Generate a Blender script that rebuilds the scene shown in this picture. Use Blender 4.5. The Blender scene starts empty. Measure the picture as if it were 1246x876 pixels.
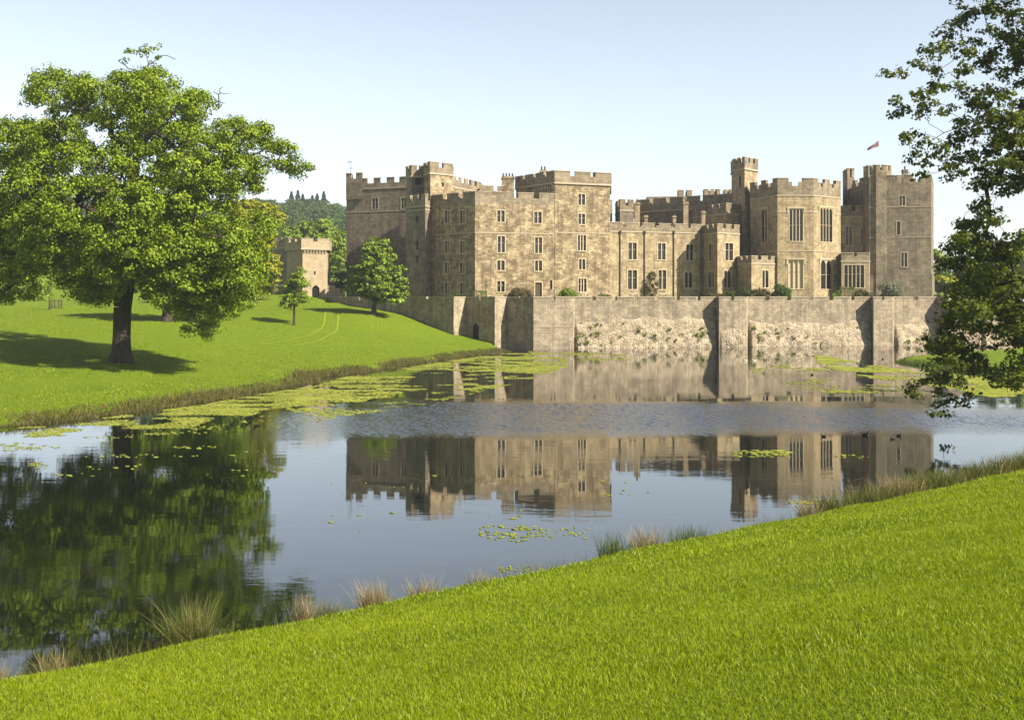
import bpy, math, random
import numpy as np
from mathutils import Vector, Matrix

# ------------------------------------------------------------------ camera, sky, sun, exposure
scene = bpy.context.scene
COL = scene.collection
CAM_Z = 7.0          # eye height above the lake
F = 1330.0           # focal length in photo pixels (photo is 1246 x 876)
CX, HY = 623.0, 361.0
cam_data = bpy.data.cameras.new('camera')
cam = bpy.data.objects.new('camera', cam_data)
COL.objects.link(cam)
cam.location = (0, 0, CAM_Z)
cam.rotation_euler = (math.radians(90), 0, 0)
cam_data.sensor_width = 36.0
cam_data.lens = 36.0 * F / 1246.0
cam_data.shift_y = -(438.0 - HY) / 1246.0
cam_data.clip_start = 0.1
cam_data.clip_end = 9000
scene.camera = cam

SUN_AZ, SUN_EL = math.radians(60), math.radians(40)   # from behind the viewer, round to the right
TO_SUN = Vector((math.sin(SUN_AZ) * math.cos(SUN_EL), -math.cos(SUN_AZ) * math.cos(SUN_EL), math.sin(SUN_EL)))
world = bpy.data.worlds.new('World')
scene.world = world
world.use_nodes = True
wn = world.node_tree.nodes
wl = world.node_tree.links
bg = wn['Background']
sky = wn.new('ShaderNodeTexSky')
sky.sky_type = 'NISHITA'
sky.sun_disc = False
sky.sun_elevation = SUN_EL
sky.sun_rotation = math.atan2(TO_SUN.x, TO_SUN.y)
sky.altitude = 100
sky.air_density = 1.0
sky.dust_density = 0.8
sky.ozone_density = 1.0
pale = wn.new('ShaderNodeHueSaturation')          # thin milky haze: a paler, less saturated blue
pale.inputs['Saturation'].default_value = 0.6
pale.inputs['Value'].default_value = 1.12
wl.new(sky.outputs[0], pale.inputs['Color'])
tcw = wn.new('ShaderNodeTexCoord'); sepw = wn.new('ShaderNodeSeparateXYZ'); wl.new(tcw.outputs['Generated'], sepw.inputs[0])
mr = wn.new('ShaderNodeMapRange'); mr.interpolation_type = 'SMOOTHSTEP'   # brighter milky air low over the horizon
for k_, v_ in zip((1, 2, 3, 4), (0.15, 0.75, 1.75, 0.85)): mr.inputs[k_].default_value = v_
wl.new(sepw.outputs[2], mr.inputs[0])
glow = wn.new('ShaderNodeVectorMath'); glow.operation = 'SCALE'
wl.new(pale.outputs[0], glow.inputs[0]); wl.new(mr.outputs[0], glow.inputs['Scale'])
wl.new(glow.outputs[0], bg.inputs[0])
bg.inputs[1].default_value = 0.045
sun_data = bpy.data.lights.new('sun', 'SUN')
sun_data.energy = 5.0
sun_data.angle = math.radians(0.53)
sun_data.color = (1.0, 0.91, 0.78)
sun = bpy.data.objects.new('sun', sun_data)
COL.objects.link(sun)
sun.rotation_euler = TO_SUN.to_track_quat('Z', 'Y').to_euler()
scene.view_settings.view_transform = 'Standard'
scene.view_settings.look = 'None'
scene.view_settings.exposure = 1.25
scene.view_settings.gamma = 1.0
scene.cycles.use_denoising = True
scene.cycles.max_bounces = 6
scene.cycles.diffuse_bounces = 3
scene.cycles.glossy_bounces = 3
scene.cycles.transmission_bounces = 4
scene.cycles.volume_bounces = 0
scene.cycles.transparent_max_bounces = 4
scene.cycles.caustics_reflective = False
scene.cycles.caustics_refractive = False

rng = np.random.default_rng(7)


def pt(px, D):
    """plan position of a photo column at a distance"""
    return np.array([(px - CX) / F * D, D])


def hz(py, D):
    return CAM_Z - (py - HY) / F * D


def P3(px, py, D):
    return np.array([(px - CX) / F * D, D, hz(py, D)])


def lin(*c):
    return tuple(((v / 255) / 12.92 if v / 255 <= 0.04045 else ((v / 255 + 0.055) / 1.055) ** 2.4) for v in c)


# ------------------------------------------------------------------ tagging
def tag(o, label=None, cat=None, group=None, kind=None):
    if label: o['label'] = label
    if cat: o['category'] = cat
    if group: o['group'] = group
    if kind: o['kind'] = kind
    return o


def empty(name, loc=(0, 0, 0), label=None, cat=None, group=None):
    o = bpy.data.objects.new(name, None)
    COL.objects.link(o)
    o.location = loc
    o.empty_display_size = 0.2
    return tag(o, label, cat, group)


def link(name, me, mats, parent=None, loc=None):
    if not isinstance(mats, (list, tuple)): mats = [mats]
    for m in mats: me.materials.append(m)
    o = bpy.data.objects.new(name, me)
    COL.objects.link(o)
    if parent is not None:
        o.parent = parent
        o.matrix_parent_inverse = Matrix.Translation(-Vector(parent.location)) if loc is None else Matrix()
        if loc is not None: o.location = loc
    elif loc is not None:
        o.location = loc
    return o


def auto_uv(me):
    """metres along the wall and up it"""
    n = len(me.loops)
    uvl = me.uv_layers.new(name='UVMap')
    co = np.empty(len(me.vertices) * 3); me.vertices.foreach_get('co', co); co = co.reshape(-1, 3)
    li = np.empty(n, dtype=np.int32); me.loops.foreach_get('vertex_index', li)
    nf = len(me.polygons)
    nor = np.empty(nf * 3); me.polygons.foreach_get('normal', nor); nor = nor.reshape(-1, 3)
    tot = np.empty(nf, dtype=np.int32); me.polygons.foreach_get('loop_total', tot)
    ln = np.repeat(nor, tot, axis=0)
    p = co[li]
    t = np.stack([-ln[:, 1], ln[:, 0]], 1)
    L = np.linalg.norm(t, axis=1)
    flat = L < 0.5
    t = t / np.maximum(L, 1e-6)[:, None]
    u = np.where(flat, p[:, 0], (p[:, :2] * t).sum(1))
    v = np.where(flat, p[:, 1], p[:, 2])
    uvl.data.foreach_set('uv', np.stack([u, v], 1).astype(np.float32).ravel())


class MB:
    def __init__(self):
        self.v, self.f, self.m = [], [], []

    def face(self, pts, m=0):
        i = len(self.v)
        self.v += [tuple(p) for p in pts]
        self.f.append(tuple(range(i, i + len(pts))))
        self.m.append(m)

    def hexa(self, b, t, m=0, bottom=True, top=True):
        """b, t: four corners, counter-clockwise from above"""
        if bottom: self.face([b[3], b[2], b[1], b[0]], m)
        if top: self.face(t, m)
        for i in range(4):
            j = (i + 1) % 4
            self.face([b[i], b[j], t[j], t[i]], m)

    def box(self, x0, x1, y0, y1, z0, z1, m=0):
        c = [(x0, y0), (x1, y0), (x1, y1), (x0, y1)]
        self.hexa([(x, y, z0) for x, y in c], [(x, y, z1) for x, y in c], m)

    def prism(self, poly, z0, z1, m=0, top=True, bottom=True):
        n = len(poly)
        for i in range(n):
            a, b = poly[i], poly[(i + 1) % n]
            self.face([(a[0], a[1], z0), (b[0], b[1], z0), (b[0], b[1], z1), (a[0], a[1], z1)], m)
        if top: self.face([(p[0], p[1], z1) for p in poly], m)
        if bottom: self.face([(p[0], p[1], z0) for p in reversed(poly)], m)

    def tube(self, a, b, r0, r1, n=8, m=0, cap=True):
        a, b = Vector(a), Vector(b)
        q = (b - a).to_track_quat('Z', 'Y')
        ra = [a + q @ Vector((math.cos(2 * math.pi * i / n) * r0, math.sin(2 * math.pi * i / n) * r0, 0)) for i in range(n)]
        rb = [b + q @ Vector((math.cos(2 * math.pi * i / n) * r1, math.sin(2 * math.pi * i / n) * r1, 0)) for i in range(n)]
        for i in range(n):
            j = (i + 1) % n
            self.face([ra[i], ra[j], rb[j], rb[i]], m)
        if cap:
            self.face(rb, m)
            self.face(ra[::-1], m)

    def build(self, name, mats, parent=None, loc=None, uv=True):
        me = bpy.data.meshes.new(name)
        me.from_pydata(self.v, [], self.f)
        me.polygons.foreach_set('material_index', self.m)
        me.update()
        if uv: auto_uv(me)
        return link(name, me, mats, parent, loc)


def array_mesh(name, V, k, midx=None, smooth=False):
    """a mesh of faces that have k corners of their own each"""
    V = np.asarray(V, dtype=np.float32).reshape(-1, 3)
    n = len(V)
    return index_mesh(name, V, np.arange(n, dtype=np.int32).reshape(-1, k), midx, smooth)


def index_mesh(name, V, Fa, midx=None, smooth=False):
    V = np.asarray(V, dtype=np.float32); Fa = np.asarray(Fa, dtype=np.int32)
    k = Fa.shape[1]
    me = bpy.data.meshes.new(name)
    me.vertices.add(len(V)); me.vertices.foreach_set('co', V.ravel())
    me.loops.add(Fa.size); me.loops.foreach_set('vertex_index', Fa.ravel())
    me.polygons.add(len(Fa))
    me.polygons.foreach_set('loop_start', np.arange(0, Fa.size, k, dtype=np.int32))
    me.polygons.foreach_set('loop_total', np.full(len(Fa), k, dtype=np.int32))
    if midx is not None: me.polygons.foreach_set('material_index', np.asarray(midx, dtype=np.int32))
    if smooth: me.polygons.foreach_set('use_smooth', np.ones(len(Fa), dtype=bool))
    me.update()
    me.validate()
    return me


# ------------------------------------------------------------------ materials
def mat(name):
    m = bpy.data.materials.new(name)
    m.use_nodes = True
    nt = m.node_tree
    b = nt.nodes['Principled BSDF']
    return m, nt, b


def N(nt, typ, **kw):
    n = nt.nodes.new(typ)
    for k, v in kw.items():
        if k.startswith('i_'):
            n.inputs[k[2:].replace('_', ' ')].default_value = v
        else:
            setattr(n, k, v)
    return n


def mix(nt, fac, a, b, mode='MIX'):
    n = nt.nodes.new('ShaderNodeMix'); n.data_type = 'RGBA'; n.blend_type = mode
    for sock, val in ((n.inputs[0], fac), (n.inputs[6], a), (n.inputs[7], b)):
        if hasattr(val, 'is_linked') or isinstance(val, bpy.types.NodeSocket): nt.links.new(val, sock)
        elif isinstance(val, (int, float)): sock.default_value = val
        else: sock.default_value = (*val, 1)
    return n.outputs[2]


def ramp(nt, src, stops, interp='LINEAR'):
    r = nt.nodes.new('ShaderNodeValToRGB')
    r.color_ramp.interpolation = interp
    el = r.color_ramp.elements
    while len(el) < len(stops): el.new(0.5)
    for e, (p, c) in zip(el, stops):
        e.position = p
        e.color = (c, c, c, 1) if isinstance(c, (int, float)) else (*c, 1)
    nt.links.new(src, r.inputs[0])
    return r.outputs[0]


def noise(nt, vec, scale, detail=4, rough=0.55, stretch=None):
    if stretch is not None:
        mp = nt.nodes.new('ShaderNodeMapping')
        mp.inputs['Scale'].default_value = stretch
        nt.links.new(vec, mp.inputs[0]); vec = mp.outputs[0]
    n = nt.nodes.new('ShaderNodeTexNoise')
    n.inputs['Scale'].default_value = scale
    n.inputs['Detail'].default_value = detail
    n.inputs['Roughness'].default_value = rough
    nt.links.new(vec, n.inputs['Vector'])
    return n.outputs[0]


def mathn(nt, op, a, b=None, c=None, clamp=False):
    n = nt.nodes.new('ShaderNodeMath'); n.operation = op; n.use_clamp = clamp
    for i, v in enumerate((a, b, c)):
        if v is None: continue
        if isinstance(v, (int, float)): n.inputs[i].default_value = v
        else: nt.links.new(v, n.inputs[i])
    return n.outputs[0]


def bump(nt, b, h, strength, dist):
    n = nt.nodes.new('ShaderNodeBump')
    n.inputs['Strength'].default_value = strength
    n.inputs['Distance'].default_value = dist
    nt.links.new(h, n.inputs['Height'])
    nt.links.new(n.outputs[0], b.inputs['Normal'])
    return n


def stone(name, light, mid, dark, stain=0.5, course=0.33, streak=0.4, rubble=0.35):
    m, nt, b = mat(name)
    L = nt.links
    uv = nt.nodes.new('ShaderNodeUVMap').outputs[0]
    geo = nt.nodes.new('ShaderNodeNewGeometry').outputs['Position']
    br = nt.nodes.new('ShaderNodeTexBrick')
    br.offset = 0.5
    br.inputs['Scale'].default_value = 1.0
    br.inputs['Brick Width'].default_value = course * 2.1
    br.inputs['Row Height'].default_value = course
    br.inputs['Mortar Size'].default_value = 0.03
    br.inputs['Mortar Smooth'].default_value = 0.3
    br.inputs['Bias'].default_value = 0.0
    br.inputs['Color1'].default_value = (0.0, 0.0, 0.0, 1)
    br.inputs['Color2'].default_value = (1, 1, 1, 1)
    br.inputs['Mortar'].default_value = (0.5, 0.5, 0.5, 1)
    wob = nt.nodes.new('ShaderNodeVectorMath'); wob.operation = 'MULTIPLY_ADD'
    nz = nt.nodes.new('ShaderNodeTexNoise'); nz.inputs['Scale'].default_value = 1.3
    L.new(uv, nz.inputs['Vector'])
    L.new(nz.outputs[1], wob.inputs[0]); wob.inputs[1].default_value = (0.3, 0.26, 0); L.new(uv, wob.inputs[2])
    L.new(wob.outputs[0], br.inputs['Vector'])
    big = noise(nt, geo, 0.16, 5, 0.6)
    mid_n = noise(nt, geo, 0.9, 5, 0.65)
    fine = noise(nt, uv, 5.0, 3, 0.7)
    c = mix(nt, ramp(nt, big, [(0.32, 0.0), (0.68, 1.0)]), light, mid)
    # single blocks differ
    blk = mix(nt, ramp(nt, br.outputs[0], [(0.0, 0.0), (1.0, 1.0)]), dark, light)
    c = mix(nt, rubble, c, blk)
    pt_ = ramp(nt, noise(nt, geo, 0.55, 7, 0.78), [(0.48, 0.0), (0.57, 1.0)])
    c = mix(nt, mathn(nt, 'MULTIPLY', mathn(nt, 'MULTIPLY', pt_, stain), ramp(nt, fine, [(0.35, 0.2), (0.6, 1.0)])), c, tuple(v * 0.9 for v in dark))
    lt = ramp(nt, noise(nt, uv, 2.6, 3, 0.6, (0.7, 1.6, 1)), [(0.58, 0.0), (0.7, 0.55)])
    c = mix(nt, lt, c, tuple(min(0.62, v * 1.35) for v in light))
    # weathered dark areas and run-off streaks
    st = ramp(nt, mid_n, [(0.42, 0.0), (0.66, 1.0)])
    c = mix(nt, mathn(nt, 'MULTIPLY', st, stain), c, dark)
    sk = ramp(nt, noise(nt, uv, 1.0, 4, 0.6, (2.2, 0.14, 1)), [(0.48, 0.0), (0.7, 1.0)])
    c = mix(nt, mathn(nt, 'MULTIPLY', sk, streak), c, tuple(v * 0.62 for v in dark))
    c = mix(nt, mathn(nt, 'MULTIPLY', mathn(nt, 'MULTIPLY', br.outputs['Fac'], ramp(nt, mid_n, [(0.4, 0.05), (0.65, 0.5)])), 1.0), c, tuple(v * 0.7 for v in dark))
    c = mix(nt, 0.35, c, ramp(nt, fine, [(0.3, 0.25), (0.7, 0.8)]), 'OVERLAY')
    L.new(c, b.inputs['Base Color'])
    b.inputs['Roughness'].default_value = 0.92
    b.inputs['Specular IOR Level'].default_value = 0.2
    h = mathn(nt, 'ADD', mathn(nt, 'MULTIPLY', br.outputs['Fac'], -0.6), mathn(nt, 'ADD', mid_n, mathn(nt, 'MULTIPLY', fine, 0.5)))
    bump(nt, b, h, 0.7, 0.05)
    return m


def plain(name, col, rough=0.7, spec=0.3, var=0.15, scale=3.0, metal=0.0):
    m, nt, b = mat(name)
    tc = nt.nodes.new('ShaderNodeNewGeometry').outputs['Position']
    nn = noise(nt, tc, scale, 4, 0.6)
    c = mix(nt, nn, tuple(v * (1 - var) for v in col), tuple(v * (1 + var) for v in col))
    nt.links.new(c, b.inputs['Base Color'])
    b.inputs['Roughness'].default_value = rough
    b.inputs['Specular IOR Level'].default_value = spec
    b.inputs['Metallic'].default_value = metal
    return m


def leafmat(name, cols, trans=0.35, transcol=None, rough=0.6, gloss=0.015, big_s=0.45, straw=False):
    """each leaf (mesh island) has its own tint"""
    m, nt, b = mat(name)
    L = nt.links
    g = nt.nodes.new('ShaderNodeNewGeometry')
    stops = [(i / (len(cols) - 1), c) for i, c in enumerate(cols)]
    if straw: stops = [(0.93 * i / (len(cols) - 2), c) for i, c in enumerate(cols[:-1])] + [(1.0, cols[-1])]  # rare pale last tint, straw coloured, standing in for flecks of sunlight
    c = ramp(nt, g.outputs['Random Per Island'], stops)
    big = noise(nt, g.outputs['Position'], big_s, 4 if straw else 2, 0.6 if straw else 0.5)
    c = mix(nt, ramp(nt, big, [(0.35, 0.0), (0.65, 0.45)]), c, cols[-2])
    d = nt.nodes.new('ShaderNodeBsdfDiffuse'); L.new(c, d.inputs[0])
    t = nt.nodes.new('ShaderNodeBsdfTranslucent')
    tcn = mix(nt, 1.0, c, transcol or (1.25, 1.2, 0.5), 'MULTIPLY'); L.new(tcn, t.inputs[0])
    gl = nt.nodes.new('ShaderNodeBsdfGlossy'); gl.inputs['Roughness'].default_value = rough
    gl.inputs[0].default_value = (0.9, 0.95, 0.9, 1)
    m1 = nt.nodes.new('ShaderNodeMixShader'); m1.inputs[0].default_value = trans
    L.new(d.outputs[0], m1.inputs[1]); L.new(t.outputs[0], m1.inputs[2])
    m2 = nt.nodes.new('ShaderNodeMixShader'); m2.inputs[0].default_value = gloss
    L.new(m1.outputs[0], m2.inputs[1]); L.new(gl.outputs[0], m2.inputs[2])
    nt.nodes.remove(b)
    L.new(m2.outputs[0], nt.nodes['Material Output'].inputs[0])
    return m


def bark(name, a, c2):
    m, nt, b = mat(name)
    geo = nt.nodes.new('ShaderNodeNewGeometry').outputs['Position']
    n1 = noise(nt, geo, 6.0, 5, 0.65, (1, 1, 0.18))
    n2 = noise(nt, geo, 0.8, 3, 0.6)
    c = mix(nt, ramp(nt, n1, [(0.35, 0.0), (0.65, 1.0)]), a, c2)
    c = mix(nt, mathn(nt, 'MULTIPLY', n2, 0.4), c, tuple(v * 0.6 for v in a))
    nt.links.new(c, b.inputs['Base Color'])
    b.inputs['Roughness'].default_value = 0.9
    b.inputs['Specular IOR Level'].default_value = 0.2
    bump(nt, b, n1, 0.9, 0.05)
    return m


M = {}
M['stone'] = stone('castle_sandstone', (0.50, 0.395, 0.235), (0.385, 0.295, 0.168), (0.10, 0.072, 0.042), 0.74, 0.31, 0.5, 0.6)
M['ashlar'] = stone('castle_ashlar', (0.48, 0.38, 0.225), (0.40, 0.31, 0.178), (0.13, 0.097, 0.058), 0.52, 0.30, 0.5, 0.42)
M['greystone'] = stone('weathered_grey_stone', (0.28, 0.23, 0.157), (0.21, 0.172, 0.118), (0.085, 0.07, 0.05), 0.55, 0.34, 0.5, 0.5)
M['wallstone'] = stone('moat_wall_stone', (0.43, 0.355, 0.24), (0.36, 0.295, 0.20), (0.12, 0.098, 0.068), 0.5, 0.32, 0.5, 0.42)
M['pinkstone'] = stone('gatehouse_stone', (0.43, 0.345, 0.22), (0.37, 0.29, 0.18), (0.21, 0.165, 0.105), 0.3, 0.3, 0.2, 0.25)
M['parapet'] = stone('weathered_parapet', (0.33, 0.27, 0.18), (0.25, 0.20, 0.13), (0.10, 0.078, 0.05), 0.55, 0.34, 0.3, 0.4)
M['sash'] = plain('weathered_sash', (0.30, 0.28, 0.24), 0.6, 0.3, 0.2)
M['trim'] = plain('pale_dressed_stone', (0.46, 0.37, 0.235), 0.85, 0.2, 0.25, 1.5)
M['coping'] = plain('coping_stone', (0.36, 0.30, 0.21), 0.9, 0.2, 0.35, 0.9)
M['lead'] = plain('roof_lead', (0.16, 0.16, 0.16), 0.6, 0.4, 0.2, 1.0)
M['pipe'] = plain('dark_iron', (0.03, 0.03, 0.03), 0.6, 0.4, 0.2)
M['white'] = plain('white_paint', (0.7, 0.68, 0.62), 0.5, 0.4, 0.06)
M['door'] = plain('dark_oak', (0.07, 0.045, 0.03), 0.7, 0.3, 0.3)
M['dark'] = plain('dark_interior', (0.012, 0.012, 0.012), 0.9, 0.1, 0.1)
M['blind'] = plain('pale_window_blind', (0.45, 0.37, 0.24), 0.7, 0.3, 0.1)
m, nt, b = mat('window_glass')
b.inputs['Base Color'].default_value = (0.018, 0.02, 0.022, 1)
b.inputs['Roughness'].default_value = 0.12
bump(nt, b, noise(nt, nt.nodes.new('ShaderNodeNewGeometry').outputs['Position'], 2.5, 2), 0.25, 0.05)
M['glass'] = m

# rubble foot of the moat wall
m, nt, b = mat('rubble_stone')
geo = nt.nodes.new('ShaderNodeNewGeometry').outputs['Position']
vo = nt.nodes.new('ShaderNodeTexVoronoi'); vo.inputs['Scale'].default_value = 2.3
nt.links.new(geo, vo.inputs['Vector'])
vd = nt.nodes.new('ShaderNodeTexVoronoi'); vd.feature = 'DISTANCE_TO_EDGE'; vd.inputs['Scale'].default_value = 2.3
nt.links.new(geo, vd.inputs['Vector'])
sep = nt.nodes.new('ShaderNodeSeparateColor'); nt.links.new(vo.outputs['Color'], sep.inputs[0])
c = ramp(nt, sep.outputs[0], [(0.0, (0.20, 0.16, 0.105)), (0.5, (0.33, 0.27, 0.18)), (1.0, (0.42, 0.35, 0.24))])
bgn = noise(nt, geo, 0.5, 4, 0.6)
c = mix(nt, ramp(nt, bgn, [(0.45, 0.0), (0.75, 0.75)]), c, (0.22, 0.175, 0.11))
c = mix(nt, ramp(nt, vd.outputs['Distance'], [(0.0, 0.45), (0.08, 0.0)]), c, (0.14, 0.11, 0.07))
nt.links.new(c, b.inputs['Base Color'])
b.inputs['Roughness'].default_value = 0.95
hh = mathn(nt, 'ADD', ramp(nt, vd.outputs['Distance'], [(0.0, 0.0), (0.25, 1.0)]), noise(nt, geo, 5, 4))
bump(nt, b, hh, 0.6, 0.08)
M['rubble'] = m

# ground: mown grass with mottling
m, nt, b = mat('lawn_ground')
geo = nt.nodes.new('ShaderNodeNewGeometry').outputs['Position']
n1 = noise(nt, geo, 0.12, 4, 0.6)
n2 = noise(nt, geo, 1.1, 6, 0.75)
n3 = noise(nt, geo, 22.0, 3, 0.7)
c = mix(nt, ramp(nt, n1, [(0.3, 0.0), (0.7, 1.0)]), (0.125, 0.195, 0.002), (0.168, 0.23, 0.002))
c = mix(nt, ramp(nt, n2, [(0.4, 0.0), (0.62, 0.9)]), c, (0.185, 0.235, 0.006))
c = mix(nt, ramp(nt, n3, [(0.4, 0.7), (0.6, 0.0)]), c, (0.05, 0.11, 0.004))
sepz = nt.nodes.new('ShaderNodeSeparateXYZ'); nt.links.new(geo, sepz.inputs[0])
c = mix(nt, ramp(nt, sepz.outputs[2], [(0.0, 1.0), (0.22, 0.0)]), c, (0.05, 0.042, 0.022))
nt.links.new(c, b.inputs['Base Color'])
b.inputs['Roughness'].default_value = 0.9
b.inputs['Specular IOR Level'].default_value = 0.15
bump(nt, b, mathn(nt, 'ADD', mathn(nt, 'MULTIPLY', n2, 1.0), mathn(nt, 'MULTIPLY', n3, 0.6)), 1.0, 0.2)
M['ground'] = m

M['track'] = plain('worn_pale_grass', (0.155, 0.215, 0.008), 0.95, 0.1, 0.25, 1.2)

M['blade'] = leafmat('grass_blades', [(0.095, 0.15, 0.0015), (0.155, 0.22, 0.0015), (0.21, 0.275, 0.002), (0.255, 0.315, 0.006), (0.40, 0.38, 0.14)], 0.35, (1.2, 1.15, 0.5), 0.5, 0.012, 0.35, True)  # last tint: straw stalks that also paint in the sunlit flecks
M['sycamore'] = leafmat('sycamore_leaves', [(0.075, 0.125, 0.004), (0.145, 0.21, 0.006), (0.26, 0.32, 0.016)], 0.18)
M['green'] = leafmat('spring_green_leaves', [(0.10, 0.155, 0.010), (0.16, 0.23, 0.014), (0.25, 0.31, 0.03)], 0.22)
M['yellowgreen'] = leafmat('yellow_green_leaves', [(0.15, 0.185, 0.006), (0.23, 0.25, 0.008), (0.32, 0.31, 0.015)], 0.22)
M['oak'] = leafmat('oak_leaves', [(0.04, 0.066, 0.004), (0.075, 0.105, 0.006), (0.15, 0.17, 0.012)], 0.4)
M['darkleaf'] = leafmat('dark_wood_leaves', [(0.04, 0.075, 0.010), (0.065, 0.11, 0.014), (0.09, 0.14, 0.018)], 0.25)
M['hazeleaf'] = leafmat('haze_tinted_far_leaves', [(0.035, 0.07, 0.02), (0.06, 0.105, 0.028), (0.10, 0.15, 0.035)], 0.15, None, 0.6, 0.0, 0.07)  # part of the distance haze is mixed into these leaf colours as a bluer tint
M['conifer'] = leafmat('conifer_needles', [(0.012, 0.035, 0.018), (0.02, 0.05, 0.024), (0.03, 0.06, 0.028)], 0.1)
M['olive'] = leafmat('olive_shrub_leaves', [(0.07, 0.06, 0.02), (0.10, 0.085, 0.03), (0.13, 0.11, 0.035)], 0.25)
M['greyleaf'] = leafmat('silver_shrub_leaves', [(0.10, 0.12, 0.07), (0.18, 0.19, 0.12), (0.34, 0.33, 0.25)], 0.2)
M['boxleaf'] = leafmat('clipped_box_leaves', [(0.07, 0.10, 0.02), (0.12, 0.15, 0.03), (0.16, 0.19, 0.045)], 0.2)
M['rush'] = leafmat('rush_blades', [(0.07, 0.10, 0.012), (0.12, 0.135, 0.025), (0.24, 0.19, 0.085)], 0.3, (1.1, 1.0, 0.7))
M['reed'] = leafmat('mixed_reeds', [(0.045, 0.07, 0.008), (0.085, 0.11, 0.012), (0.12, 0.095, 0.03), (0.20, 0.14, 0.055)], 0.25, (1.1, 1.05, 0.7))
M['tawny'] = leafmat('dry_rush_blades', [(0.15, 0.125, 0.045), (0.30, 0.235, 0.11), (0.46, 0.37, 0.21)], 0.3, (1.1, 1.0, 0.8))
M['greenrush'] = leafmat('green_rush_blades', [(0.05, 0.09, 0.012), (0.085, 0.125, 0.018), (0.15, 0.15, 0.04)], 0.3, (1.1, 1.05, 0.6))
M['weed'] = leafmat('pond_weed', [(0.10, 0.125, 0.014), (0.18, 0.21, 0.025), (0.25, 0.27, 0.045), (0.15, 0.145, 0.03)], 0.05)
M['bark'] = bark('tree_bark', (0.075, 0.058, 0.04), (0.03, 0.023, 0.017))
M['oakbark'] = bark('dark_oak_bark', (0.04, 0.032, 0.024), (0.018, 0.014, 0.011))
M['palebark'] = bark('grey_bark', (0.12, 0.10, 0.08), (0.055, 0.045, 0.035))
M['coot'] = plain('black_plumage', (0.012, 0.012, 0.014), 0.6, 0.3, 0.2)
M['beak'] = plain('white_beak', (0.7, 0.68, 0.6), 0.4, 0.4, 0.05)
M['duck'] = plain('pale_plumage', (0.55, 0.5, 0.4), 0.7, 0.3, 0.2, 30)
M['red'] = plain('flag_red', (0.20, 0.03, 0.06), 0.8, 0.2, 0.1)
M['blue'] = plain('flag_blue', (0.05, 0.05, 0.16), 0.8, 0.2, 0.1)

# water
m, nt, b = mat('lake_water')
L = nt.links
geo = nt.nodes.new('ShaderNodeNewGeometry').outputs['Position']
calm = noise(nt, geo, 1.1, 3, 0.5, (0.5, 1.2, 1))
ripple = noise(nt, geo, 5.0, 3, 0.6, (0.6, 1.3, 1))
patchy = ramp(nt, noise(nt, geo, 0.09, 3, 0.5, (0.5, 1.5, 1)), [(0.42, 0.12), (0.62, 1.0)])
h = mathn(nt, 'MULTIPLY', calm, mathn(nt, 'MULTIPLY', patchy, 0.006))
h = mathn(nt, 'ADD', h, mathn(nt, 'MULTIPLY', ripple, mathn(nt, 'MULTIPLY', patchy, 0.0011)))
ra = nt.nodes.new('ShaderNodeAttribute'); ra.attribute_name = 'ruffle'
h = mathn(nt, 'ADD', h, mathn(nt, 'MULTIPLY', noise(nt, geo, 11.0, 2, 0.6), mathn(nt, 'MULTIPLY', ra.outputs['Fac'], 0.012)))
bp = nt.nodes.new('ShaderNodeBump'); bp.inputs['Strength'].default_value = 1.0; bp.inputs['Distance'].default_value = 1.0
L.new(h, bp.inputs['Height']); L.new(bp.outputs[0], b.inputs['Normal'])
b.inputs['Base Color'].default_value = (0.005, 0.007, 0.004, 1)
b.inputs['Roughness'].default_value = 0.015
b.inputs['IOR'].default_value = 2.05
M['water'] = m

# ------------------------------------------------------------------ lake outline and terrain
near_shore = [(-120, -70.2), (-47.7, -12.1), (-8.83, 19.3), (14.5, 38.1), (23.2, 46.6), (31, 55.6), (38, 66), (41.5, 85), (42.4, 104), (41.2, 116.5),
              (44, 121), (52, 126), (70, 134), (110, 142)]
wall_line = [pt(*a) for a in [(396, 178), (460, 161), (490, 156.5), (552, 149.4), (567, 151.4), (602, 147.3), (617, 149.3), (649, 145.8),
             (697, 147.3), (699, 148.6), (872, 152.6), (875, 151.0), (908, 151.8), (910, 153.2), (1060, 157), (1063, 155.3), (1086, 156), (1088, 157.5),
             (1140, 159.3), (1154, 157.2), (1192, 158.2), (1194, 159.8), (1420, 166)]]
left_shore = [(-2.0, 148.5), (-0.9, 139), (-6, 127.5), (-10.5, 113.5), (-15, 98.5), (-17.9, 95.5), (-16.9, 88.7), (-19.3, 79.6), (-20.7, 73.9), (-24.9, 63.3),
              (-27.4, 58.5), (-33, 54), (-48, 47), (-120, 30)]
lake = np.array(near_shore + [(110, 174)] + [tuple(p + np.array([0, 1.6])) for p in wall_line[7:][::-1]] + [(-0.4, 150.5)] + left_shore)
terrace = np.array([tuple(p) for p in wall_line] + [(130, 330), (-60, 330), (-40, 200)])


def in_poly(px, py, poly):
    ins = np.zeros(px.shape, bool)
    j = len(poly) - 1
    for i in range(len(poly)):
        xi, yi = poly[i]; xj, yj = poly[j]
        c = ((yi > py) != (yj > py)) & (px < (xj - xi) * (py - yi) / (yj - yi + 1e-12) + xi)
        ins ^= c
        j = i
    return ins


def dist_poly(px, py, poly, closed=True):
    d = np.full(px.shape, 1e9)
    n = len(poly)
    for i in range(n if closed else n - 1):
        a = poly[i]; b_ = poly[(i + 1) % n]
        ax, ay = a; ex, ey = b_[0] - ax, b_[1] - ay
        t = np.clip(((px - ax) * ex + (py - ay) * ey) / (ex * ex + ey * ey + 1e-12), 0, 1)
        d = np.minimum(d, np.hypot(px - ax - t * ex, py - ay - t * ey))
    return d


ctrl = []
nvec = np.array([0.628, -0.778])


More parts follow.
